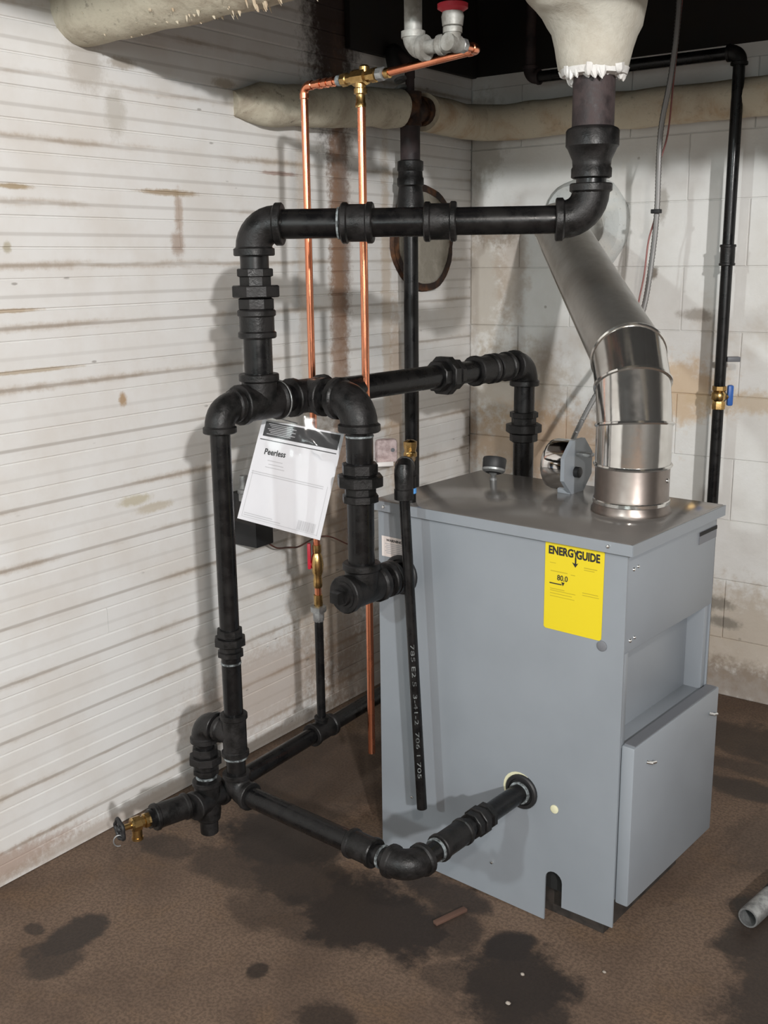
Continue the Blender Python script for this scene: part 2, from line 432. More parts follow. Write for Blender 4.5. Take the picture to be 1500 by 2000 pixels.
def union(par, c, ax, r, mt='fit', s=1.0):
    ax = V(ax).normalized(); b = B(); c = V(c)
    b.lathe(c, ax, [(-1.3*r, r*1.0), (-1.3*r, r*1.28), (-1.22*r, r*1.36), (-.55*r, r*1.36), (-.45*r, r*1.2), (1.0*r, r*1.2), (1.08*r, r*1.38), (1.55*r, r*1.38), (1.6*r, r*1.3), (1.6*r, r*1.0)], 8, math.pi/8)
    b.lathe(c, ax, [(-.42*r, r*1.3), (-.42*r, r*1.66*s), (-.34*r, r*1.74*s), (.34*r, r*1.74*s), (.42*r, r*1.66*s), (.42*r, r*1.3)], 8, math.pi/8)
    return b.build('union', M[mt], par)
def coupling(par, c, ax, r, half=1.1, mt='fit', name='coupling'):
    ax = V(ax).normalized(); h = half*r; b = B()
    b.lathe(c, ax, [(-h, r*1.0), (-h, r*1.30), (-h+.1*r, r*1.38), (-h+.40*r, r*1.38), (-h+.5*r, r*1.25), (h-.5*r, r*1.25), (h-.40*r, r*1.38), (h-.1*r, r*1.38), (h, r*1.30), (h, r*1.0)], 20)
    return b.build(name, M[mt], par)
def seal(par, c, ax, r):
    return B().lathe(c, ax, [(-.0024, r*1.0), (-.002, r*1.05), (.002, r*1.055), (.0024, r*1.0)], 20).build('thread_seal', M['seal'], par, 'pale ring of thread sealant')

# ================================================================== SETTING
ZT = 2.07; ZL = 2.42
AX, AY = V((1, 0, 0)), V((0, 1, 0))
RX, FY = 5.6, -7.0
B().box((RX/2, FY/2, -.06), AX, AY, EZ, RX/2+.12, -FY/2+.12, .06).build('floor', M['floor'], kind='structure')
B().box((RX+.06, FY/2, 1.25), AX, AY, EZ, .06, -FY/2, 1.25).build('wall_right', M['plainwall'], kind='structure')
B().box((RX/2, FY-.06, 1.25), AX, AY, EZ, RX/2+.12, .06, 1.25).build('wall_front', M['plainwall'], kind='structure')
# left wall of narrow beaded boards
wl = thing('wall_left', None, None, (0, 0, 0), kind='structure')
B().box((-.075, FY/2+.005, ZL/2), AX, AY, EZ, .055, -FY/2+.005, ZL/2).build('wall_backing', M['joist'], wl)
def plank_mesh(name, half_joint_lo, half_joint_hi, dl, dh):
    me = bpy.data.meshes.new(name); h = JP
    # profile (x, z) from back bottom to back top, then extruded 1 m along -y
    pr = [(-.02, 0), (-dl, 0), (-dl, half_joint_lo), (0, half_joint_lo+.0022), (0, h-half_joint_hi-.0022), (-dh, h-half_joint_hi), (-dh, h), (-.02, h)]
    vs = [(x, 0, z) for x, z in pr] + [(x, -1, z) for x, z in pr]; n = len(pr)
    fs = [(i, (i+1) % n, n+(i+1) % n, n+i) for i in range(n)] + [tuple(range(n-1, -1, -1)), tuple(range(n, 2*n))]
    me.from_pydata(vs, [], fs); me.materials.append(M['plank']); me.validate()
    bm = bmesh.new(); bm.from_mesh(me); bmesh.ops.recalc_face_normals(bm, faces=bm.faces); bm.to_mesh(me); bm.free()
    return me
pm = [plank_mesh('plank', .0010, .0010, .0032, .0032), plank_mesh('plank', .0013, .0006, .0035, .0025), plank_mesh('plank', .0006, .0013, .0025, .0035)]
k0 = math.ceil((0-JZ)/JP)
z = JZ + k0*JP
rows = [(-.0001+0, None)]
cuts = {}
row = 0
for k in range(k0-1, 40):
    z = JZ + k*JP
    if z + JP < .01: continue
    if z > ZL - .01: break
    par_i = 0 if k >= 2 else (1 if k % 2 == 0 else 2)
    hh = JP
    zz = z
    if zz < 0: hh = JP + zz; zz = 0
    if zz + hh > ZL: hh = ZL - zz
    ends = [0, FY]
    if k in (2, 3): ends = [0, -1.4165, -4.1, FY]
    elif k == -12: ends = [0, -1.736, FY]
    else:
        c1 = -random.uniform(2.3, 4.4); ends = [0, c1, FY]
        if random.random() < .5: ends = [0, c1, max(FY+.4, c1-random.uniform(1.2, 2)), FY]
    for a, b in zip(ends[:-1], ends[1:]):
        o = bpy.data.objects.new('plank', pm[par_i]); COL.objects.link(o); o.parent = wl
        o.location = (random.uniform(-.0014, 0), a-.0008, zz); o.scale = (1, (a-b)-.0016, hh/JP)
# back wall of painted blocks
wb = thing('wall_back', None, None, (0, 0, 0), kind='structure')
B().box((RX/2-.065, .09, ZT/2), AX, AY, EZ, RX/2+.065, .084, ZT/2).build('wall_backing', M['block'], wb)
def block_mesh(w, h, d=.012, bv=.0020):
    me = bpy.data.meshes.new('block')
    vs = [(0, d, 0), (w, d, 0), (w, d, h), (0, d, h), (0, bv, 0), (w, bv, 0), (w, bv, h), (0, bv, h), (bv, 0, bv), (w-bv, 0, bv), (w-bv, 0, h-bv), (bv, 0, h-bv)]
    fs = [(0, 1, 5, 4), (1, 2, 6, 5), (2, 3, 7, 6), (3, 0, 4, 7), (4, 5, 9, 8), (5, 6, 10, 9), (6, 7, 11, 10), (7, 4, 8, 11), (8, 9, 10, 11)]
    me.from_pydata(vs, [], fs); me.materials.append(M['block']); return me
BW, BH, J = .40, .203, .0024
bm_full, bm_half = block_mesh(BW-J, BH-J), block_mesh(BW/2-J, BH-J)
for r in range(10):
    x = 0.0; first = r % 2 == 1
    while x < RX-.05:
        half = first or x+BW > RX+.01
        first = False
        o = bpy.data.objects.new('block', bm_half if half else bm_full); COL.objects.link(o); o.parent = wb
        o.location = (x+J/2, random.uniform(0, .0022), r*BH+J/2)
        x += BW/2 if half else BW
# plaster ring round the flue hole (in the back wall)
def lumpy_disc(c, n, up, r_in, r_out, h, seed, rim=None):
    n, up = V(n).normalized(), V(up).normalized(); rt = up.cross(n); b = B(); N = 40; rings = []
    prof = [(0, r_out), (h*.6, r_out*.96), (h, r_out*.86), (h, r_in*1.12), (h*.8, r_in), (0, r_in)]
    for t, r in prof:
        rg = []
        for i in range(N):
            a = 2*math.pi*i/N; w = 1 + .09*noise.noise(V((math.cos(a)*1.7+seed, math.sin(a)*1.7, t*9)))
            rg.append(b.bm.verts.new(V(c) + n*(t*(1+.25*noise.noise(V((math.cos(a)*3, math.sin(a)*3+seed, 0))))) + (rt*math.cos(a)+up*math.sin(a))*r*w))
        rings.append(rg)
    for p, q in zip(rings[:-1], rings[1:]): b.bridge(p, q)
    b.bridge(rings[-1], rings[0])
    return b
FLW = V((.435, 0, 1.555))
lumpy_disc(FLW + V((.015, 0, .0)), (0, -1, 0), EZ, .086, .165, .035, 3).build('plaster_collar', M['plaster'], wb)
# ceiling of dark boards on joists
ce = thing('ceiling', None, None, (0, 0, 0), kind='structure')
nb = 0
yb = .1
while yb > FY-.1:
    B().box((RX/2, yb-.068, 2.50), AX, AY, EZ, RX/2+.12, .0655, .012).build('board', M['ceil'], ce)
    yb -= .1365
for i in range(12):
    xj = .16 + i*.39
    if xj > 2.3: break
    B().box((xj, FY/2, 2.425), AX, AY, EZ, .022, -FY/2, .063, .003).build('joist', M['joist'], ce)
B().box((RX/2+.002, -2.6, 2.22), AX, AY, EZ, RX/2-.004, .05, .14, .004).build('light_blocking_beam', M['joist'], ce, 'dark added beam that keeps lamp light off the upper walls')  # unseen beam added to block the lamps from the upper walls
B().box((RX/2-.06, .075, 2.28), AX, AY, EZ, RX/2+.06, .07, .21, .004).build('trim_1', M['joist'], kind='structure')
B().box((.012, -.36, 2.25), AX, AY, EZ, .011, .358, .185, .004).build('trim_2', M['joist'], kind='structure')

# ================================================================== BOILER
bl = thing('boiler', 'grey sheet-metal boiler with yellow energy label, standing in the corner', 'boiler', W(-.32, .2, 0))
HT, WU, DV = .887, .645, .42
def face_poly(pts, v0, v1): return [W(u, v0, w) for u, w in pts], EY*(v1-v0)
# label-side panel with its slot and uneven lower edge
out = [(-WU, .004), (-.169, .004)]
cx, rw = -.1465, .0215
out += [(cx-rw, .11)] + [(cx - rw*math.cos(a), .11 + rw*math.sin(a)) for a in [math.pi*i/8 for i in range(1, 8)]] + [(cx+rw, .11)]
out += [(cx+rw, .052), (0, .056), (0, HT), (-WU, HT)]
pts, t = face_poly(out, 0, .004)
B().poly(pts, t).build('label_side_panel', M['jacket'], bl)
B().box(W(-.36, .212, .47), EX, EY, EZ, .27, .185, .40).build('body', M['dark'], bl)
B().box(W(-.34, .222, .058), EX, EY, EZ, .298, .180, .057).build('base', M['base'], bl, 'dark dusty base')
B().box(W(-WU+.002, DV/2, .446), EX, EY, EZ, .002, DV/2-.004, .44).build('side_panel', M['jacket'], bl)
B().box(W(-.32, DV-.002, .50), EX, EY, EZ, .32, .002, .386).build('rear_panel', M['jacket'], bl)
# right-hand (front) face: upper panel, set-back panel, lower door
def fbox(v0, v1, w0, w1, u0, u1, name, m='jacket', bev=.003, lab=None, par=bl):
    return B().box(W((u0+u1)/2, (v0+v1)/2, (w0+w1)/2), EX, EY, EZ, (u1-u0)/2, (v1-v0)/2, (w1-w0)/2, bev).build(name, M[m], par, lab)
fbox(.004, DV, .675, HT-.001, -.02, .0, 'upper_front_panel')
fbox(.004, .395, .47, .69, -.075, -.045, 'set_back_panel', bev=.001)
fbox(.395, DV, .47, .676, -.07, -.004, 'front_jamb', bev=.002)
fbox(.0045, .02, .47, .676, -.06, -.0002, 'front_jamb', bev=.001)
fbox(.004, DV, .118, .473, -.065, -.002, 'front_lower_panel', bev=.001)
dr = fbox(.006, DV+.004, .114, .478, .0, .030, 'lower_door', bev=.004)
B().box(W(.015, .214, .479), EX, EY, EZ, .012, .200, .0012).build('door_top_groove', M['dgray'], dr)
for v, w in ((.075, .425), (.385, .425)):
    c = B(); c.sweep([W(.031, v-.014, w+.004), W(.040, v-.006, w+.001), W(.040, v+.010, w-.003), W(.031, v+.016, w-.006)], .0035, 8)
    c.build('clip', M['steel'], dr, 'bright spring clip')
# handle slot high on the front panel
B().box(W(.0005, .375, .848), EX, EY, EZ, .0012, .045, .014).build('handle_slot', M['dgray'], bl, 'recessed hand slot')
B().box(W(.0012, .375, .8575), EX, EY, EZ, .0014, .045, .0042).build('slot_painted_shade', M['dark'], bl)  # near-black strip painting the shade under the slot's upper edge
# lid: folded pan
lid = B().box(W(-.3185, .205, .9005), EX, EY, EZ, .336, .220, .0105, .006)
lid.build('lid', M['lid'], bl, 'glossy grey lid')
fl = B()
fl.box(W(-.3185, -.0135, .8975), EX, EY, EZ, .3355, .0018, .0115); fl.box(W(.0160, .205, .8975), EX, EY, EZ, .0018, .219, .0115)
fl.build('lid_flange', M['jacket'], bl)
# screws
def screw(p, n, r=.0042, par=bl):
    B().lathe(p, n, [(-.001, r), (.001, r), (.0026, r*.75), (.0032, r*.3)], 10).build('screw', M['steel'], par)
for u, w in ((-.035, .899), (-.615, .897)): screw(W(u, -.016, w), -EY)
for u, w in ((-.311, .091), (-.548, .177)): screw(W(u, -.001, w), -EY, .0036)
for v, w in ((.026, .849), (.023, .700)): screw(W(.0005, v, w), EX); screw(W(.0005, v+.018, w+.002), EX, .0035)
# plugs and grommets
B().lathe(W(-.049, 0, .684), -EY, [(0, .0112), (.002, .0112), (.003, .009)], 20).build('hole_plug', M['dgray'], bl, 'dark grey hole plug beside the yellow label')
B().lathe(W(-.149, 0, .284), -EY, [(0, .0098), (.002, .0098), (.003, .007)], 18).build('hole_plug', M['cream'], bl, 'cream hole plug')
H1, H2 = W(-.575, 0, .738), W(-.233, 0, .299)
for h, r in ((H1, .047), (H2, .040)):
    B().lathe(h, -EY, [(0, r), (.006, r), (.009, r*.93), (.009, r*.80), (.003, r*.74)], 28).build('grommet', M['black'], bl, 'black rubber grommet')
B().lathe(H2 + EX*-.007 + EZ*.001, -EY, [(.0002, .042), (.0012, .042)], 24).build('gasket', M['cream'], bl, 'cream gasket behind the lower grommet')
# yellow energy label
LR = (EX + EZ*-.002).normalized()
lo = W(-.187, -.0015, .884)
lab = B().poly([lo + EX*x - EZ*y for x, y in [(.004, 0), (.132, .0005), (.137, .004), (.136, .186), (.132, .190), (.004, .1895), (0, .186), (0, .004)]], EY*.0009).build('energy_label', M['yellow'], bl, 'yellow energy label with black heading')
def lt(txt, x, y, size, w, m='ink', bold=.0, par=lab): return text(txt, 'lettering', M[m], par, lo + EX*x - EZ*y - EY*.0004, EX, EZ, size, bold=bold, width=w)
lt('ENERG', .0085, .0255, .0235, .058, bold=.0009)
lt('Y', .0665, .0275, .026, .011, bold=.0006)
lt('GUIDE', .0735, .0265, .0240, .054, bold=.0009)
ar = B(); ar.poly([lo + EX*x - EZ*y - EY*.0006 for x, y in [(.0705, .026), (.0738, .026), (.0738, .038), (.0785, .036), (.072, .046), (.064, .036), (.0705, .038)]], EY*.0003)
ar.build('arrow', M['ink'], lab)
lt('80.0', .030, .080, .0165, .025, bold=.0002)
ln = B()
for x, y, w, h in [(.012, .0445, .014, .0012), (.092, .043, .030, .002), (.092, .0475, .024, .0016), (.014, .062, .040, .0018), (.062, .0635, .010, .0015), (.014, .100, .034, .0016),
                   (.014, .104, .060, .0014), (.014, .110, .052, .0014), (.014, .116, .058, .0012), (.090, .096, .036, .0016), (.090, .101, .038, .0014)]:
    ln.box(lo + EX*(x+w/2) - EZ*y - EY*.0004, EX, EY, EZ, w/2, .0001, h/2)
ln.build('printed_lines', M['yink'], lab, kind='stuff')
l2 = B(); l2.box(lo + EX*.0265 - EZ*.0885 - EY*.0004, EX, EY, EZ, .0145, .0001, .0012); l2.poly([lo + EX*x - EZ*y - EY*.0005 for x, y in [(.040, .083), (.048, .083), (.044, .091)]], EY*.0002)
l2.build('printed_pointer', M['ink'], lab)
# small warning label
wo = W(-.634, -.0015, .823)
wlab = B().box(wo + EX*.0395 - EZ*.0245 + EY*.0005, EX, EY, EZ, .0395, .0005, .0245).build('warning_label', M['sticker'], bl, 'small pale warning sticker')
text('WARNING', 'lettering', M['ink'], wlab, wo + EX*.014 - EZ*.0115 - EY*.0003, EX, EZ, .0085, bold=.0002, width=.048)
ln = B()
for i in range(6): ln.box(wo + EX*.040 - EZ*(.017+i*.0045) - EY*.0003, EX, EY, EZ, .026 if i % 2 else .030, .0001, .0009)
ln.build('printed_lines', M['greyink'], wlab, kind='stuff')

# ================================================================== NEAR-BOILER PIPING
UH, ZH = -.728, 1.160           # header line
R2, R1 = .0298, .0213           # 2 inch and 1 1/4 inch pipe radius
VD = -.40                        # line of the equaliser
VM, VB = -.285, -.140            # header tees
ZM = 1.526
# --- header
hd = thing('steam_header', 'thick black horizontal steam header running back along the plank wall', 'pipe', W(UH, .1, ZH))
elbow(hd, W(UH, VD, ZH), -EZ, EY, .0245)
pipe(hd, W(UH, VD+.04, ZH), W(UH, VM-.045, ZH), R2*.95, name='nipple')
tee(hd, W(UH, VM, ZH), EY, EZ, R2)
pipe(hd, W(UH, VM+.05, ZH), W(UH, VB-.04, ZH), R2, name='nipple')
tee(hd, W(UH, VB, ZH), EY, EX, R2, L=.050)
pipe(hd, W(UH, VB+.05, ZH), W(UH, .345, ZH), R2)
union(hd, W(UH, .365, ZH), EY, R2)
pipe(hd, W(UH, .36, ZH), W(UH, .49, ZH), R2*.98)
coupling(hd, W(UH, .535, ZH), EY, R2, 1.4)
coupling(hd, W(UH, .62, ZH), EY, R2, 1.2)
pipe(hd, W(UH, .56, ZH), W(UH, .70, ZH), R2*.98, name='nipple')
VR = .745
elbow(hd, W(UH, VR, ZH), -EY, -EZ, R2)
pipe(hd, W(UH, VR, ZH-.05), W(UH, VR, .99), R2)
union(hd, W(UH, VR, .975), EZ, R2)
pipe(hd, W(UH, VR, .96), W(UH, VR, .62), R2)
elbow(hd, W(UH, VR, .58), EZ, EX, R2)
pipe(hd, W(UH+.04, VR, .58), W(-.50, VR, .58), R2)
elbow(hd, W(-.46, VR, .58), -EX, -EY, R2)
pipe(hd, W(-.46, VR-.04, .58), W(-.46, DV, .58), R2)
seal(hd, W(UH, VD+.075, ZH), EY, R2*1.05); seal(hd, W(UH, VM-.06, ZH), EY, R2)
# --- near riser
UR, VRN = -.575, VB
rs = thing('boiler_riser', 'thick black riser pipe with union and plugged tee at the boiler label side', 'pipe', W(UR, VRN, .738))
pipe(rs, W(UH+.045, VRN, ZH), W(UR-.05, VRN, ZH), R2, name='nipple')
elbow(rs, W(UR, VRN, ZH), -EX, -EZ, R2*1.08)
pipe(rs, W(UR, VRN, ZH-.05), W(UR, VRN, .99), R2)
union(rs, W(UR, VRN, .985), -EZ, R2)
pipe(rs, W(UR, VRN, .98), W(UR, VRN, .78), R2)
tee(rs, W(UR, VRN, .738), EY, EZ, R2)
pipe(rs, W(UR, VRN+.05, .738), W(UR, .02, .738), R2, name='nipple')
coupling(rs, W(UR, -.045, .738), EY, R2, .5, name='collar')
b = B(); b.lathe(W(UR, VRN-.052, .738), -EY, [(0, R2*1.05), (.012, R2*1.05), (.012, R2*.8), (.020, R2*.75)], 20)
b.lathe(W(UR, VRN-.070, .738), -EY, [(0, .019), (.020, .019), (.023, .016)], 4, math.pi/4)
b.build('plug', M['fit'], rs, 'square-headed pipe plug')
seal(rs, W(UR, VRN, ZH-.077), EZ, R2); seal(rs, W(UR, VRN, .942), EZ, R2)
# --- main steam riser and offset
M1, M2 = W(UH, VM, ZM), V((1.131, -1.379, ZM))
ms = thing('main_steam_pipe', 'thick black steam pipe rising from the header and crossing to the lagged main', 'pipe', M1)
DM = (M2-M1).normalized(); LM = (M2-M1).length
P = lambda z: W(UH, VM, z)
pipe(ms, P(ZH+.05), P(1.36), R2*1.02)
coupling(ms, P(1.325), EZ, R2*.99, 1.0, name='collar')
union(ms, P(1.392), EZ, R2*.97, s=1.04)
pipe(ms, P(1.39), P(ZM-.05), R2)
elbow(ms, M1, -EZ, DM, R2)
pipe(ms, M1+DM*.05, M1+DM*(LM*.27), R2)
coupling(ms, M1+DM*(LM*.318), DM, R2, 1.1)
seal(ms, M1+DM*(LM*.262), DM, R2*1.02)
pipe(ms, M1+DM*(LM*.35), M1+DM*(LM*.6), R2*.97)
coupling(ms, M1+DM*(LM*.565), DM, R2*.96, 1.15)
pipe(ms, M1+DM*(LM*.6), M1+DM*(LM-.04), R2*.92)
elbow(ms, M2, -DM, EZ, R2*.98, L=.062)
Q = lambda z: V((M2.x, M2.y, z))
pipe(ms, Q(ZM+.05), Q(1.64), R2*.98, name='nipple')
B().lathe(Q(1.603), EZ, [(0, .036), (.002, .0395), (.018, .0395), (.022, .037), (.034, .038), (.055, .0475), (.060, .0515), (.088, .0515), (.092, .049), (.096, .0405)], 22).build('reducer', M['fit'], ms)
pipe(ms, Q(1.69), Q(2.02), .0405, 'oldpipe', label='dark old pipe above the reducer')
# --- equaliser
eq = thing('equalizer_pipe', 'black pipe dropping from header then crossing low into the boiler side', 'pipe', W(UH, VD, .299))
E_ = lambda z: W(UH, VD, z)
pipe(eq, E_(ZH-.045), E_(.66), R1)
union(eq, E_(.655), -EZ, R1, s=.95)
pipe(eq, E_(.63), E_(.44), R1)
seal(eq, E_(1.112), EZ, R1*1.05); seal(eq, E_(.605), EZ, R1)
tee(eq, E_(.436), EZ, -EX, R1, L=.047)
seal(eq, E_(.382), EZ, R1*1.2)
pipe(eq, E_(.40), E_(.34), R1, name='nipple')
elbow(eq, E_(.299), EZ, EX, R1*1.03)
UL = -.233
L_ = lambda u: W(u, VD, .299)
pipe(eq, L_(UH+.035), L_(-.36), R1*1.06)
coupling(eq, L_(-.352), EX, R1*1.06, 1.5)
pipe(eq, L_(-.36), L_(UL-.035), R1, name='nipple')
seal(eq, L_(-.30), EX, R1*1.08)
elbow(eq, W(UL, VD, .299), -EX, EY, R1*1.1)
N_ = lambda v: W(UL, v, .299)
pipe(eq, N_(VD+.035), N_(.01), R1)
coupling(eq, N_(-.262), EY, R1, 2.1)
union(eq, N_(-.168), EY, R1, s=.88)
seal(eq, N_(-.312), EY, R1*1.12); seal(eq, N_(-.012), EY, R1*1.15)
# --- Hartford loop
UHL = -.833
hl = thing('return_loop', 'short black pipe loop bent over from the equalizer down to the return pipe', 'pipe', W(UHL, VD, .25))
A_ = lambda z: W(UHL, VD, z)
pipe(hl, W(UH-.04, VD, .436), W(UHL+.035, VD, .436), R1, name='nipple')
elbow(hl, A_(.436), EX, -EZ, R1*1.08)
pipe(hl, A_(.40), A_(.36), R1, name='nipple')
union(hl, A_(.345), -EZ, R1*1.05)
pipe(hl, A_(.33), A_(.285), R1, name='nipple')
seal(hl, A_(.300), EZ, R1*1.1)
# --- wet return along the wall
wr = thing('return_pipe', 'low black return pipe along the foot of the plank wall with drain valve', 'pipe', A_(.244))
DW = V((-.042, 1, 0)).normalized(); T0 = A_(.244)
tee(wr, T0, DW, EZ, R1*1.1)
B().lathe(T0, -EZ, [(0, R1*1.35), (.03, R1*1.4), (.05, R1*1.28), (.055, R1*1.0), (.085, R1*.98), (.088, R1*.8)], 18).build('plug', M['fit'], wr, 'plug below the tee')
DN = V((.27, .964, 0)).normalized()
pipe(wr, T0, T0-DN*.150, R1, name='nipple')
coupling(wr, T0-DN*.095, DN, R1*1.05, 1.9)
pipe(wr, T0+DW*.03, T0+DW*1.25, R1)
T1 = T0 + DW*.436
tee(wr, T1, DW, EZ, R1, rb=.0135)
elbow(wr, T0+DW*1.28, -DW, EX, R1)
# drain valve
dv = T0 - DN*.148
b = B(); b.lathe(dv, -DN, [(0, .017), (.012, .017), (.014, .013), (.020, .013), (.022, .017), (.040, .017), (.044, .012)], 8)
b.cyl(dv-DN*.030, dv-DN*.030-EZ*.032, .0115, 12); b.lathe(dv-DN*.030-EZ*.032, -EZ, [(0, .013), (.006, .013), (.006, .008)], 12)
b.cyl(dv-DN*.04, dv-DN*.068, .007, 10)
b.build('drain_valve', M['brass'], wr, 'brass drain valve')
seal(wr, dv+DN*.004, DN, .020)
wh = B(); wc = dv - DN*.070; x, y, a = frame(DN)
wh.sweep([wc + (x*math.cos(t)+y*math.sin(t))*.022*(1+.10*math.cos(5*t)) for t in [2*math.pi*i/30 for i in range(31)]], .0042, 8)
for i in range(5): wh.cyl(wc, wc+(x*math.cos(2*math.pi*i/5)+y*math.sin(2*math.pi*i/5))*.022, .003, 6)
wh.ball(wc, .008, 10)
wh.build('hand_wheel', M['black'], wr, 'small black hand wheel')
b = B(); b.sweep([wc - EZ*.026 - DN*.004 + (DN*math.cos(t)*.8+EX*.2*math.cos(t)+EZ*math.sin(t))*.013 for t in [2*math.pi*i/20 for i in range(17)]], .0016, 6)
b.build('wire_ring', M['galv'], wr, 'bent wire ring')

# ================================================================== COPPER FEED
C1 = V((.356, -1.409, 1.843)); 
C1 = V((T1.x, T1.y, 1.843)); C2 = C1 + EX*.175
cf = thing('copper_feed_pipe', 'bright copper water pipes with brass mixing tee, two drops on the plank wall', 'pipe', C2)
rc = .0088
def at1(z): return V((C1.x, C1.y, z))
def at2(z): return V((C2.x, C2.y, z))
def cu_elbow(c, d1, d2, name='elbow'):
    b = B(); L = .017; d1, d2 = V(d1).normalized(), V(d2).normalized()
    b.sweep(arc_elbow(c, d1, d2, L), rc*1.12, 12)
    for d in (d1, d2): b.lathe(V(c)+d*L*.9, d, [(0, rc*1.12), (0, rc*1.22), (.011, rc*1.22), (.013, rc*1.0)], 14)
    return b.build(name, M['copper'], cf)
cu_elbow(C1, -EZ, EX)
pipe(cf, at1(1.828), at1(.735), rc, 'copper', 'tube', 14)
pipe(cf, C1+EX*.017, C1+EX*.105, rc, 'copper', 'tube', 14)
for k in (.045, .065, .085): B().lathe(C1+EX*k, EX, [(0, rc), (.001, rc*1.24), (.010, rc*1.24), (.011, rc)], 14).build('tube_collar', M['copper'], cf)
b = B(); b.lathe(C1+EX*.105, EX, [(0, rc), (.001, .012), (.012, .012)], 12); b.build('tube_collar', M['seal'], cf, 'pale soldered collar')
b = B(); b.lathe(C1+EX*.117, EX, [(0, .011), (.004, .0145), (.018, .0145), (.020, .012), (.036, .0125), (.038, .018), (.074, .018), (.076, .0125), (.088, .0125), (.090, .0155), (.104, .0155), (.106, .011)], 8)
b.lathe(C2+EX*-.002, -EZ, [(0, .014), (.022, .0125), (.024, .015), (.034, .015), (.036, .0105), (.052, .0105), (.054, .012), (.062, .012), (.064, rc)], 12)
b.lathe(C2+EX*.01, EZ, [(.0, .012), (.020, .012), (.024, .008)], 10)
b.build('mixing_tee', M['brass'], cf, 'brass mixing tee')
b = B(); b.lathe(C1+EX*.223, EX, [(0, .0115), (.002, .0145), (.018, .0145), (.020, .010)], 8); b.build('tube_collar', M['galv'], cf, 'silvery union nut')
pipe(cf, at2(1.79), at2(.232), rc*1.04, 'copper', 'tube', 14)
CE = W(-.396, .04, 1.861)
pipe(cf, C1+EX*.24, CE-EX*.012, rc*.98, 'copper', 'tube', 14)
B().lathe(C1+EX*.245, EX, [(0, rc), (.001, rc*1.25), (.012, rc*1.25), (.013, rc)], 14).build('tube_collar', M['brass'], cf)
dback = (EY*-1 + EX*.02).normalized()
cu_elbow(CE, -EX, dback)
pipe(cf, CE+dback*.015, CE+dback*.05, rc, 'copper', 'tube', 14)
G0 = CE + dback*.05
b = B(); b.lathe(G0, dback, [(0, .010), (.002, .0145), (.014, .0145), (.016, .0125)], 8); b.build('adapter', M['galv'], cf, 'silvery adapter')
# lower end of first drop: ball valve and black riser
vz = .700
b = B(); b.lathe(at1(.752), -EZ, [(0, rc), (.001, .0115), (.018, .0115), (.022, .010), (.032, .014), (.052, .0165), (.072, .014), (.082, .0105), (.095, .012), (.110, .012), (.114, .0095)], 12)
b.build('ball_valve', M['brass'], cf, 'brass ball valve')
vd = (V((0, 0, 0)) - R_).normalized(); vd.z = 0; vd.normalize()
b = B(); b.cyl(at1(vz), at1(vz)+vd*.02, .006, 8); b.box(at1(vz+.022)+vd*.020, vd, EZ, vd.cross(EZ), .0045, .034, .007, .003)
b.build('valve_handle', M['red'], cf, 'red valve handle')
pipe(cf, at1(.645), at1(.60), rc, 'copper', 'tube', 14)
b = B(); b.lathe(at1(.620), -EZ, [(0, rc), (.001, .0118), (.030, .0118), (.034, .010)], 12); b.build('male_adapter', M['brass'], cf)
b = B(); b.lathe(at1(.590), -EZ, [(0, .012), (.002, .0205), (.016, .0205), (.018, .014), (.026, .0145), (.040, .0140), (.044, .0115)], 8); b.build('reducing_bushing', M['galv'], cf, 'whitish galvanised bushing')
pipe(cf, at1(.552), at1(.275), .0115, 'pipe', 'nipple', 16, label='black pipe below the brass valve')

# old galvanised fittings overhead that feed the copper line
og = thing('supply_pipe', 'old grey galvanised water pipe with red valve wheel under the ceiling', 'pipe', G0)
GT = G0 + dback*.04
b = B(); b.cyl(G0+dback*.012, GT, .0125, 14); b.build('nipple', M['oldgalv'], og)
b = B(); b.cyl(GT-dback*.018, GT+dback*.018, .0165, 14); b.cyl(GT, GT+EZ*.026, .0165, 14); b.lathe(GT+EZ*.018, EZ, [(0, .0165), (0, .019), (.010, .019), (.012, .014)], 14)
b.cyl(GT, GT-EX*.028, .0165, 14); b.lathe(GT-EX*.022, -EX, [(0, .0165), (0, .0195), (.010, .0195), (.011, .014)], 14)
b.build('tee', M['oldgalv'], og)
pipe(og, GT+EZ*.02, GT+EZ*.045, .0125, 'oldgalv', 'nipple', 14)
b = B(); b.lathe(GT+EZ*.028, EZ, [(0, .013), (.003, .020), (.02, .022), (.035, .018), (.05, .010), (.09, .007)], 12); b.build('valve_body', M['oldgalv'], og)
hw = GT+EZ*.056 - EX*.0
b = B(); b.lathe(hw, EZ, [(0, .020), (.006, .030), (.014, .030), (.018, .020)], 16); b.build('hand_wheel', M['red'], og, 'red valve wheel')
GE = GT - EX*.098
pipe(og, GT-EX*.02, GE+EX*.02, .0135, 'oldgalv', 'nipple', 14)
b = B(); b.sweep(arc_elbow(GE, EX, EZ, .028), .0215, 14)
for d in (EX, EZ): b.lathe(GE+d*.022, d, [(0, .0215), (0, .0245), (.012, .0245), (.013, .017)], 16)
b.build('elbow', M['oldgalv'], og)
pipe(og, GE+EZ*.02, GE+EZ*.40, .0180, 'oldgalv', 'pipe', 14)

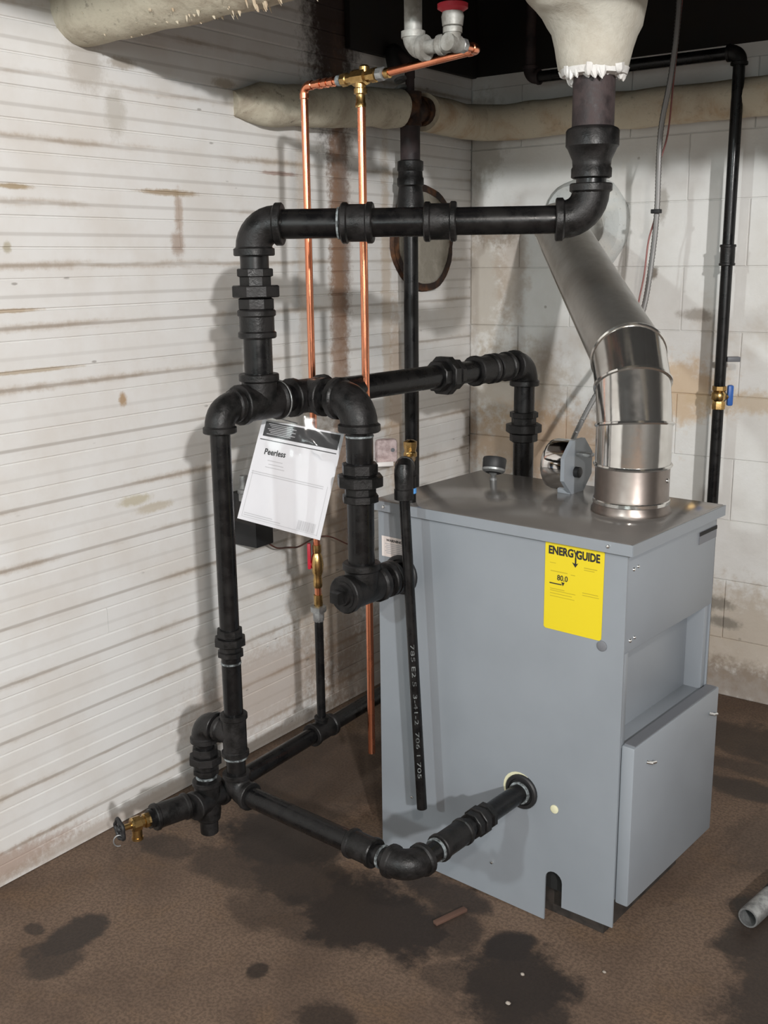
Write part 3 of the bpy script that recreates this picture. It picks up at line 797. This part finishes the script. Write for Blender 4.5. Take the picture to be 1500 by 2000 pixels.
# ================================================================== LAGGED PIPES
def lumpy_sweep(pts, radii, n, seed, amp, freq=9):
    b = B(); b.sweep(pts, radii, n)
    for v in b.bm.verts:
        d = noise.noise(v.co*freq + V((seed, 0, 0)))*amp + noise.noise(v.co*freq*3.1 + V((0, seed, 0)))*amp*.4
        v.co += V((noise.noise(v.co*freq+V((seed, 5, 0))), noise.noise(v.co*freq+V((seed, 0, 9))), noise.noise(v.co*freq+V((3, seed, 2)))))*amp
    return b
def resample(pts, step):
    pts = [V(p) for p in pts]; out = [pts[0]]
    for a, b in zip(pts[:-1], pts[1:]):
        n = max(1, int((b-a).length/step))
        for i in range(1, n+1): out.append(a.lerp(b, i/n))
    return out
# vertical lagging on the steam main, turning towards the room
lm = thing('lagged_steam_main', 'big cream lagged steam main bending down over the black pipe, torn white end', 'pipe', Q(1.8))
path = [Q(1.792), Q(1.86)] + [Q(1.90) + (V((0, 0, 0)) if i == 0 else V((0, 0, 0))) for i in range(1)]
cc = Q(1.985)
DMM = (-EY*.97 - EX*.2).normalized()
bend = arc_elbow(Q(2.035), -EZ, DMM, .155, 10)
pth = [Q(1.792), Q(1.80), Q(1.82), Q(1.84), Q(1.865)] + bend + [bend[-1] + DMM*.08*i for i in range(1, 4)]
rad = [.060, .066, .070, .074, .081] + [.090, .099, .108, .115, .119, .120, .118, .112, .105, .099, .095] + [.092, .090, .080]
lumpy_sweep(pth, rad, 26, 2.0, .010, 7).build('lagging', M['wrapwhite'], lm)
# torn fibre at the end
b = B(); N = 46
x, y, a = frame(-EZ)
for i in range(N):
    ang = 2*math.pi*i/N + random.uniform(-.05, .05); d = x*math.cos(ang)+y*math.sin(ang)
    ln_ = random.uniform(.008, .024); w = random.uniform(.006, .012); r0 = random.uniform(.044, .062)
    t = x*-math.sin(ang)+y*math.cos(ang)
    b.lathe(Q(1.800)+d*r0, (-EZ + d*random.uniform(-.3, .15) + t*random.uniform(-.4, .4)), [(-.006, w), (ln_*.4, w*.9), (ln_*.8, w*.5), (ln_, w*.12)], 6)
b.lathe(Q(1.803), -EZ, [(0, .066), (.012, .062), (.014, .042)], 26)
b.build('torn_fibre', M['fluff'], lm, 'torn white fibre end')
# large grimy lagged pipe out of the plank wall, top left
bp = thing('lagged_pipe', 'large grimy lagged pipe leaving the plank wall at top left', 'pipe', (.0, -1.68, 2.02))
st = V((.0, -1.685, 2.015)); en = V((3.6, -1.84, 2.04))
pp = resample([st, en], .03)
rr_ = [.080, .082, .082] + [.082]*(len(pp)-3)
b = lumpy_sweep(pp, rr_, 26, 8.0, .006, 12); b.build('lagging', M['wrapdirty'], bp)
b = B()
for i in range(80):
    s_ = .10+.75*random.random()**.6; c = st.lerp(en, s_/ (en-st).length); ang = random.gauss(-1.9, .45)
    d = V((0, math.cos(ang), math.sin(ang)))
    ln_ = random.uniform(.003, .015) * (1.3 if s_ > .35 else .6); w = random.uniform(.0018, .0042)
    b.lathe(c+d*.080, d*.5+V((random.uniform(.2, .8), 0, -.7)), [(-.004, w), (ln_*.5, w*.8), (ln_, w*.1)], 5)
b.build('loose_fibre', M['wraptan'], bp, 'loose hanging fibres', kind='stuff')
# thinner lagged return pipe along both walls with rusty tee and drop
TP = V((.105, -.53, 1.905)); 
rp = thing('lagged_return_pipe', 'dirty white lagged pipe running along both walls through the corner', 'pipe', TP)
lumpy_sweep(resample([V((.0, -1.20, 1.862)), V((.02, -1.12, 1.866)), TP-V((.005, .05, .002))], .03), [.030, .044] + [.056]*(len(resample([V((.0, -1.20, 1.862)), V((.02, -1.12, 1.866)), TP-V((.005, .05, .002))], .03))-2), 22, 4, .006, 12).build('lagging', M['wrapdirty'], rp)
lumpy_sweep(resample([TP+V((0, .075, 0)), V((.095, -.20, 1.90)), V((.115, -.12, 1.90)), V((.16, -.095, 1.90)), V((1.75, -.085, 1.905))], .035), .057, 22, 6, .006, 10).build('lagging', M['wraptan'], rp, 'tan stained lagging on the back wall')
b = B(); b.cyl(TP-AY*.05, TP+AY*.08, .036, 18); b.lathe(TP+AY*.055, AY, [(0, .036), (0, .044), (.022, .044), (.024, .034)], 18); b.cyl(TP+EZ*.05, TP-EZ*.05, .036, 18)
b.build('tee', M['rust'], rp, 'rusty pipe tee')
pipe(rp, TP-EZ*.04, TP-EZ*.165, .031, 'oldpipe', 'pipe', 18)
b = B(); b.lathe(TP-EZ*.150, -EZ, [(0, .032), (.004, .041), (.03, .041), (.034, .038), (.05, .039), (.054, .042), (.075, .042), (.080, .037), (.135, .044), (.16, .046), (.20, .046), (.21, .026)], 18)
b.build('reducer', M['fit'], rp)
pipe(rp, V((TP.x, TP.y, 1.705)), V((TP.x, TP.y, .02)), .0238, 'pipe', 'pipe', 22, label='long glossy black drop pipe')
pipe(rp, TP+EZ*.04, TP+EZ*.10, .014, 'oldpipe', 'nipple', 12)
# air vent above the tee
b = B(); b.sweep([TP+EZ*.09, TP+EZ*.125, TP+EZ*.15-AX*.02, TP+EZ*.165-AX*.04], .016, 12); b.build('elbow', M['oldpipe'], rp)
b = B(); b.lathe(TP+EZ*.150-AX*.055, EZ-AX*.2, [(-.035, .012), (-.028, .028), (.02, .030), (.035, .022), (.045, .010)], 16); b.build('air_vent', M['black'], rp, 'dark air vent')
for k in (.06, .085): B().lathe(TP+EZ*k-AX*.02+AY*-.02, EZ-AX*.35, [(-.006, .016), (-.004, .021), (.004, .021), (.006, .016)], 12).build('vent_band', M['galv'], rp, 'silvery band')

# ================================================================== FLUE
FB = W(-.123, .244, .911)
fp = thing('flue_pipe', 'shiny galvanised flue pipe from boiler lid up to the back wall', 'flue pipe', FB)
rf = .080
def bead(par, c, ax, r, w=.006, m='duct'):
    B().lathe(c, ax, [(-w, r), (-w*.5, r*1.035), (w*.5, r*1.035), (w, r)], 36).build('bead', M[m], par)
B().lathe(FB, EZ, [(0, .0865), (.006, .0865), (.012, .083), (.022, .0815), (.024, rf)], 36).build('collar', M['duct_tint'], fp, 'brownish flue collar')
B().lathe(FB, EZ, [(.018, rf), (.030, rf*1.02), (.034, rf), (.100, rf), (.106, rf*.985)], 40).build('draft_section', M['duct_tint'], fp, 'brownish heat-tinted section')
bead(fp, FB+EZ*.024, EZ, rf*1.005, .007)
FA, FBp, FD = FB+EZ*.150, V((1.095, -1.125, 1.235)), V((.435, -.16, 1.548))
# centre line: straight up, two gores, then the slanted pipe
d3 = (FD-FBp).normalized()
p0, p1, p2, p3 = FB+EZ*.104, FB+EZ*.190, None, None
dA = (EZ*.80 + (d3-EZ*d3.z).normalized()*.34).normalized(); dB = (EZ*.62 + (d3-EZ*d3.z).normalized()*.62).normalized()
p2 = p1 + dA*.088; p3 = p2 + dB*.080
d3 = (FD-p3).normalized()
def gore(a, b, da, db, r, m, r2=None):
    # a short duct segment whose end rings are mitred
    bb = B(); n = 40; ax = (b-a).normalized(); x, y, _ = frame(ax); rings = []
    for c, nn, rr in ((a, da, r), (b, db, r2 or r)):
        rg = []
        for i in range(n):
            d = (x*math.cos(2*math.pi*i/n)+y*math.sin(2*math.pi*i/n))*rr
            t = -(d.dot(nn))/(ax.dot(nn)); rg.append(bb.bm.verts.new(c + d + ax*t))
        rings.append(rg)
    bb.bridge(*rings)
    return bb
m0 = EZ; m1 = (EZ+dA).normalized(); m2 = (dA+dB).normalized(); m3 = (dB+d3).normalized()
gore(p0, p1, m0, m1, rf*1.01, 'duct').build('elbow_gore', M['duct'], fp)
gore(p1, p2, m1, m2, rf*1.0, 'duct').build('elbow_gore', M['duct'], fp)
gore(p2, p3, m2, m3, rf*1.01, 'duct').build('elbow_gore', M['duct'], fp)
def seam(c, nn, ax, r, w=.0042):
    bb = B(); n = 40; x, y, _ = frame(ax); pts = []
    for i in range(n+1):
        d = (x*math.cos(2*math.pi*i/n)+y*math.sin(2*math.pi*i/n))*r
        pts.append(c + d - ax*(d.dot(nn)/ax.dot(nn)))
    bb.sweep(pts, w, 6, caps=False); return bb
for c, nn, ax in ((p0, EZ, EZ), (p1, m1, EZ), (p2, m2, dA), (p3, m3, dB)):
    seam(c, nn, ax, rf*1.012).build('seam_bead', M['duct'], fp)
FD2 = FD
gore(p3, FD2, m3, (d3+AY).normalized(), rf*1.0, 'ductdull', rf*1.0).build('straight_section', M['ductdull'], fp)
FWE = V((FD.x, -.0005, FD.z))
gore(FD2, FWE, (d3+AY).normalized(), AY, rf*1.0, 'ductdull').build('wall_section', M['ductdull'], fp)
# lap seam down the straight section and screws
sd = (-V((d3.y, -d3.x, 0)).normalized()*.55 + V((0, 0, 1))*-.1); sd = (sd - d3*sd.dot(d3)).normalized()
B().cyl(p3+d3*.02+sd*rf, FD2-d3*.06+sd*rf, .0028, 6).build('lap_seam', M['duct'], fp)
for c, d in ((FB+EZ*.075, (R_*.80-F_*.6)), ):
    d = V((d.x, d.y, 0)).normalized(); screw(c+d*rf, d, .005, fp)

# ================================================================== THINGS ON THE LID
dc = W(-.345, .335, .974)
ch = thing('control_housing', 'round chrome housing with grey plate, behind the flue on the boiler lid', 'housing', dc)
B().lathe(dc-EX*.042, EX, [(0, .034), (.003, .049), (.010, .058), (.020, .061), (.066, .061)], 32).build('drum', M['chrome'], ch, 'chrome drum')
pl = []
for i in range(8):
    a = math.pi/8 + i*math.pi/4; pl.append(dc + EX*.026 + (EY*math.cos(a) + EZ*math.sin(a))*.0695)
B().poly(pl, EX*.010).build('face_plate', M['jacket'], ch, 'grey eight-sided plate')
B().lathe(dc+EX*.035+EZ*-.012-EY*.012, EX, [(0, .013), (.012, .013), (.014, .010)], 12).build('knob', M['black'], ch)
b = B(); b.box(dc+EX*.05+EZ*.030, EX, EY, EZ, .022, .012, .004, .001); b.build('bracket', M['galv'], ch, 'silvery bracket')
B().box(dc+EX*.016-EZ*.0565, EX, EY, EZ, .018, .03, .007, .002).build('foot', M['jacket'], ch)
gc = W(-.551, .335, .911)
gg = thing('pressure_gauge', 'small round black pressure gauge on a stem, left of chrome housing', 'gauge', gc)
b = B(); b.lathe(gc, EZ, [(0, .009), (.006, .009), (.008, .005), (.010, .006), (.020, .013)], 10); b.build('stem', M['galv'], gg, 'silvery stem')
ga = (EZ*.9 + R_*.12 + F_*.32).normalized()
b = B(); b.lathe(gc+EZ*.016, ga, [(0, .014), (.004, .024), (.010, .0285), (.036, .030), (.040, .0285), (.040, .024)], 24); b.build('gauge_case', M['black'], gg)
b = B(); b.lathe(gc+EZ*.017, ga, [(.0015, .022), (.006, .0285), (.011, .0298), (.012, .028)], 24); b.build('gauge_ring', M['galv'], gg, 'pale ring under the case')
# safety valve and discharge pipe
sv0 = W(-.560, .016, .911)
DT = W(-.497, -.085, 1.012); DBm = W(-.450, -.085, .217)
sv = thing('safety_valve', 'brass safety valve with black discharge pipe hanging before the label side', 'valve', sv0)
pipe(sv, sv0-EZ*.001, sv0+EZ*.075, .0125, 'fit', 'nipple', 14)
b = B(); b.lathe(sv0+EZ*.060, EZ, [(0, .0125), (.004, .016), (.045, .016), (.048, .012)], 12); b.build('valve_base', M['fit'], sv)
b = B(); b.lathe(sv0+EZ*.100, EZ, [(0, .012), (.002, .0155), (.014, .0155), (.018, .013), (.030, .0155), (.040, .0155), (.044, .008)], 8)
od = (DT - (sv0+EZ*.106)); od.z = 0; odn = od.normalized()
b.cyl(sv0+EZ*.102, V((DT.x, DT.y, sv0.z+.102))-odn*.018, .0135, 12)
b.build('valve_body', M['brass'], sv, 'brass valve body')
dd_ = (DBm-DT).normalized()
b = B(); cE = V((DT.x, DT.y, sv0.z+.102))
b.sweep([cE-odn*.026, cE-odn*.012, cE-odn*.003-EZ*.004, cE-EZ*.014, cE-EZ*.03, cE-EZ*.060], [.0195, .0205, .021, .021, .0205, .0195], 14)
b.lathe(cE-odn*.016, -odn, [(0, .017), (.001, .022), (.010, .022), (.011, .015)], 16); b.lathe(cE-EZ*.045, -EZ, [(0, .0195), (.002, .0215), (.024, .0215), (.027, .012)], 16)
b.build('elbow', M['fit'], sv)
dp = pipe(sv, cE-EZ*.05, DBm, .0118, 'pipe', 'discharge_pipe', 18)
# printing up the discharge pipe
vw = V((CAM.x-DBm.x, CAM.y-DBm.y, 0)).normalized()
axu = (cE-EZ*.05-DBm).normalized(); sr = axu.cross(vw).normalized()
text('785 E2 5  3-41-2  706 1 705', 'lettering', M['faint'], dp, DBm + axu*.40 + vw*.0119 + sr*-.0050, -axu, sr, .0125, width=.32, depth=.0001)
B().lathe(sv0+EZ*.020, EZ, [(0, .0127), (.001, .0138), (.012, .0138), (.013, .0127)], 12).build('tape', M['tape'], sv, 'strip of blue tape')

# ================================================================== GAS PIPE AND CONDUIT (back wall)
GX, GY = .988, -.14
gp = thing('gas_pipe', 'slim black gas pipe down the back wall with blue-handled valve', 'pipe', (GX, GY, 1.0))
rg = .0172
def gz(z): return V((GX, GY, z))
pipe(gp, gz(2.0), gz(1.06), rg, n=16); pipe(gp, gz(1.0), gz(.0), rg, n=16)
elbow(gp, gz(2.022), -AX, -EZ, rg)
pipe(gp, V((GX-.03, GY, 2.022)), V((.34, GY, 2.022)), rg, 'pipe', n=16)
elbow(gp, V((.308, GY, 2.022)), AX, EZ, rg, 'oldpipe')
pipe(gp, V((.308, GY, 2.05)), V((.308, GY, 2.29)), rg, 'oldpipe', n=16)
coupling(gp, gz(1.455), EZ, rg, 1.8)
b = B(); b.lathe(gz(1.065), -EZ, [(0, rg*.9), (.002, .0225), (.014, .0225), (.018, .019), (.024, .0235), (.042, .0235), (.048, .019), (.058, .0205), (.072, .0205), (.076, rg*.9)], 8)
b.cyl(gz(1.03), gz(1.03)+R_*.028, .009, 8); b.build('gas_valve', M['brass'], gp, 'brass gas valve')
hx = V((R_.x, R_.y, 0)).normalized()
b = B(); b.box(gz(1.034)+hx*.034, hx, EZ, hx.cross(EZ), .009, .032, .009, .005); b.build('valve_handle', M['blue'], gp, 'blue valve handle')
b = B(); b.box(gz(1.145)+hx*.036, hx, EZ, hx.cross(EZ), .020, .0075, .012, .002); b.build('tap_plug', M['dgray'], gp, 'small grey side tapping')
# flexible conduit
pts = [V(p) for p in [(.862, -.30, 2.30), (.862, -.30, 2.11), (.849, -.30, 1.95), (.826, -.30, 1.80), (.826, -.30, 1.586), (.818, -.30, 1.455), (.803, -.31, 1.306), (.772, -.33, 1.198), (.70, -.38, 1.06), (.66, -.45, .93), (.70, -.60, .86), (.78, -.85, .84), (.80, -1.02, .84)]]
def smooth(pts, k=6):
    out = []
    for i in range(len(pts)-1):
        a, b, c, d = pts[max(0, i-1)], pts[i], pts[i+1], pts[min(len(pts)-1, i+2)]
        for j in range(k):
            t = j/k; out.append(.5*((2*b) + (c-a)*t + (2*a-5*b+4*c-d)*t*t + (3*b-a-3*c+d)*t**3))
    out.append(pts[-1]); return out
cd = thing('flexible_conduit', 'thin ribbed steel conduit hanging in front of the back wall', 'conduit', (.83, -.30, 1.4))
sp = resample(smooth(pts), .0045)
B().sweep(sp, [(.0088 if i % 2 else .0074) for i in range(len(sp))], 9).build('sheath', M['conduit'], cd)
B().box((.828, -.31, 1.582), AX, AY, EZ, .014, .010, .006, .002).build('clip', M['black'], cd, 'dark clip')
pts = [V(p) for p in [(.868, -.285, 2.2), (.852, -.285, 1.95), (.842, -.285, 1.80), (.818, -.285, 1.70), (.818, -.285, 1.586), (.800, -.29, 1.50), (.795, -.30, 1.40), (.783, -.31, 1.30), (.79, -.31, 1.24), (.775, -.325, 1.20)]]
B().sweep(smooth(pts), .0026, 6).build('thermostat_wire', M['redwire'], None, 'thin red wire hanging beside the steel conduit', cat='wire', origin=(.82, -.285, 1.6))

# ================================================================== LEFT WALL ITEMS
tc = V((0, -.315, 1.524))
th = thing('wall_vent_cover', 'round cemented-over opening with rusty rim, on the plank wall near the corner', 'vent cover', tc)
B().lathe(tc, AX, [(0, .165), (.010, .165), (.016, .15), (.020, .05), (.02, .001)], 36).build('cement_disc', M['cement'], th)
lumpy_disc(tc, AX, EZ, .158, .178, .018, 5).build('rim', M['rust'], th, 'rusty rim')
# pale pink wall box
pk = V((.032, -.575, .836))
wo_ = thing('wall_outlet', 'pale pink box with a hole, on the plank wall behind the riser', 'outlet', (0, -.575, .836))
nx = (AX*.75 - AY*.66).normalized(); ny = EZ.cross(nx)
B().box(pk, nx, ny, EZ, .018, .036, .040, .012).build('box', M['pink'], wo_)
B().lathe(pk+nx*.0175+ny*.018-EZ*-.004, nx, [(0, .007), (.0012, .007)], 14).build('hole', M['dgray'], wo_, 'grey hole')
B().box(pk-EZ*.047-ny*.008, (nx+EZ*.25).normalized(), ny, (EZ-nx*.25).normalized(), .024, .028, .008, .003).build('flange', M['white'], wo_, 'white flange')
B().box((.010, -.575, .836), AX, AY, EZ, .010, .02, .02).build('bracket', M['pink'], wo_)
# black control box
bx = V((.05, -1.250, .745))
cb = thing('control_box', 'black control box on the plank wall behind the hanging manual', 'control box', (0, -1.225, .7))
B().box(bx, AX, AY, EZ,   .05, .036, .075, .004).build('case', M['black'], cb)
b = B(); b.lathe(bx+V((.03, -.055, .085)), EZ, [(-.02, .016), (.0, .016), (.002, .019), (.012, .019), (.014, .013), (.05, .012)], 12); b.build('conduit_fitting', M['galv'], cb, 'silvery fitting')
wire = smooth([bx+V((.03, .030, -.075)), bx+V((.03, .07, -.10)), V((.06, -1.11, .628)), V((.05, -1.05, .615)), V((.05, -.98, .625)), V((.06, -.92, .62)), V((.09, -.86, .585)), V((.12, -.80, .55))], 5)
B().sweep(wire, .0024, 6).build('wire', M['wire'], cb, 'thin brown wire')

# ================================================================== MANUAL IN PLASTIC BAG
TL, TR, BR, BLc = V((.466, -1.633, 1.108)), V((.613, -1.524, 1.071)), V((.564, -1.561, .824)), V((.412, -1.673, .879))
FH = V((F_.x, F_.y, 0)).normalized()
mb = thing('manual_packet', 'white printed manual in a clear plastic bag hanging from the header', 'manual', (TL+TR+BR+BLc)/4)
def pg(s, t, off=0.0): return (TL.lerp(TR, s)).lerp(BLc.lerp(BR, s), t) - FH*off
def quad(s0, s1, t0, t1, off, th_, name, m, par, label=None):
    return B().poly([pg(s0, t0, off), pg(s1, t0, off), pg(s1, t1, off), pg(s0, t1, off)], FH*th_).build(name, M[m], par, label)
page = quad(.0, 1.0, 0, 1, 0, .004, 'booklet', 'paper', mb)
quad(.05, .96, .015, .155, .0006, .0004, 'title_band', 'ink', page, 'black title band')
quad(.03, .96, .185, .193, .0006, .0004, 'rule', 'ink', page)
hr = (TR-TL).normalized(); hu = (TL-BLc).normalized()
text('Peerless', 'lettering', M['ink'], page, pg(.12, .325, .0007), hr, hu, .019, bold=.0005, width=.048)
ln = B()
def pbox(b, s0, s1, t0, t1): b.poly([pg(s0, t0, .0007), pg(s1, t0, .0007), pg(s1, t1, .0007), pg(s0, t1, .0007)], FH*.0002)
for s0, s1, t in [(.18, .36, .375), (.20, .38, .41), (.17, .40, .44), (.03, .90, .505), (.03, .90, .525), (.06, .40, .92), (.06, .5, .94)]: pbox(ln, s0, s1, t, t+.007)
for s0, s1, t0, t1 in [(.04, .045, .5, .96), (.945, .95, .5, .97), (.04, .95, .962, .966)]: pbox(ln, s0, s1, t0, t1)
ln.build('printed_lines', M['greyink'], page, kind='stuff')
bc = B(); s_ = .70
while s_ < .91:
    w = random.choice([.005, .008, .012]); pbox(bc, s_, s_+w, .865, .955); s_ += w+random.choice([.004, .006, .008])
bc.build('barcode', M['greyink'], page, kind='stuff')
lt2 = B()
for i in range(7): pbox(lt2, .09+.02*(i % 3), .38+.05*(i % 2)+.0*i, .03+i*.016, .036+i*.016)
lt2.build('band_lines', M['greyink'], page, kind='stuff')
# bag film: slightly larger, puffed and creased
bg = B(); NU, NV = 22, 26; vv = {}
for i in range(NU+1):
    for j in range(NV+1):
        s, t = -.06+1.12*i/NU, -.10+1.13*j/NV
        edge = min(i, NU-i)/NU*2*min(j, NV-j)/NV*2
        cre = max(0, 1-abs((s-.55-.28*(t-.2))/.10))*(.006 if t > .15 else .002) + max(0, 1-abs((t-.10-.4*max(0, s-.6))/.10))*max(0, 1-abs(s-.72)/.35)*.012
        off = .003 + .012*math.sqrt(max(0, edge)) + cre*1.3 + .004*noise.noise(V((s*5, t*5, 1)))*math.sqrt(max(0, edge))
        vv[i, j] = bg.bm.verts.new(pg(s, t, off))
for i in range(NU):
    for j in range(NV): bg.bm.faces.new((vv[i, j], vv[i+1, j], vv[i+1, j+1], vv[i, j+1]))
bg.build('bag', M['film'], mb, 'clear plastic bag', sharp=60)
# tie that hangs it from the header
hp = W(UH+.002, (VM+VB)/2-.02, ZH)
b = B(); x, y = EX, EZ
b.sweep([hp + (x*math.cos(t)+y*math.sin(t))*(R2*1.34+.002) for t in [2*math.pi*i/24 for i in range(25)]], .0016, 6, caps=False)
b.cyl(hp-EZ*(R2*1.34+.001), pg(.42, -.02, .004), .0014, 6)
b.build('hanging_tie', M['galv'], mb, 'thin wire tie')

# ================================================================== THINGS ON THE FLOOR
ta = V((1.497, -1.235, .024)); td = V((.15, .97, 0)).normalized()
tb = thing('metal_tube', 'galvanised metal tube lying on the floor at lower right', 'tube', (ta.x, ta.y, 0))
b = B(); b.lathe(ta, td, [(.0, .019), (.0, .0225), (.006, .0235), (.55, .0235), (.55, .019), (.0, .019)], 20, caps=False); b.build('tube', M['galv'], tb)
B().lathe(ta+td*.115, td, [(0, .0235), (.002, .0245), (.03, .0245), (.032, .0235)], 20).build('dark_band', M['black'], tb, 'dark band')
wp = V((.94, -1.585, .004)); wd_ = V((.30, .95, 0)).normalized()
B().box(wp, wd_, EZ.cross(wd_), EZ, .045, .007, .004, .0015).build('wood_scrap', mat('reddish_wood', (.10, .052, .036), .85), None, 'thin reddish wood scrap on floor by the boiler base', cat='wood scrap', origin=(wp.x, wp.y, 0))
peb = speckled('pale_crumb', (.34, .30, .26), (.26, .22, .19), 60, (.7, .9))
for (x, y, s), lb in zip([(1.305, -1.56, .0035), (1.17, -1.665, .004), (1.19, -1.76, .005), (.215, -2.335, .006)],
                         ['tiny pale crumb of mortar on floor nearest the boiler corner', 'pale crumb of mortar on the dark stain before the boiler', 'largest pale mortar crumb, on the stain at bottom centre', 'pale mortar crumb on the floor at the far lower left']):
    b = B(); b.ball((x, y, s*.62), s, 8, (1.2, .9, .7))
    for v in b.bm.verts: v.co += V((random.uniform(-1, 1), random.uniform(-1, 1), random.uniform(-.3, .3)))*s*.2
    b.build('mortar_crumb', peb, None, lb, cat='debris', group='mortar crumbs on the floor', origin=(x, y, 0))
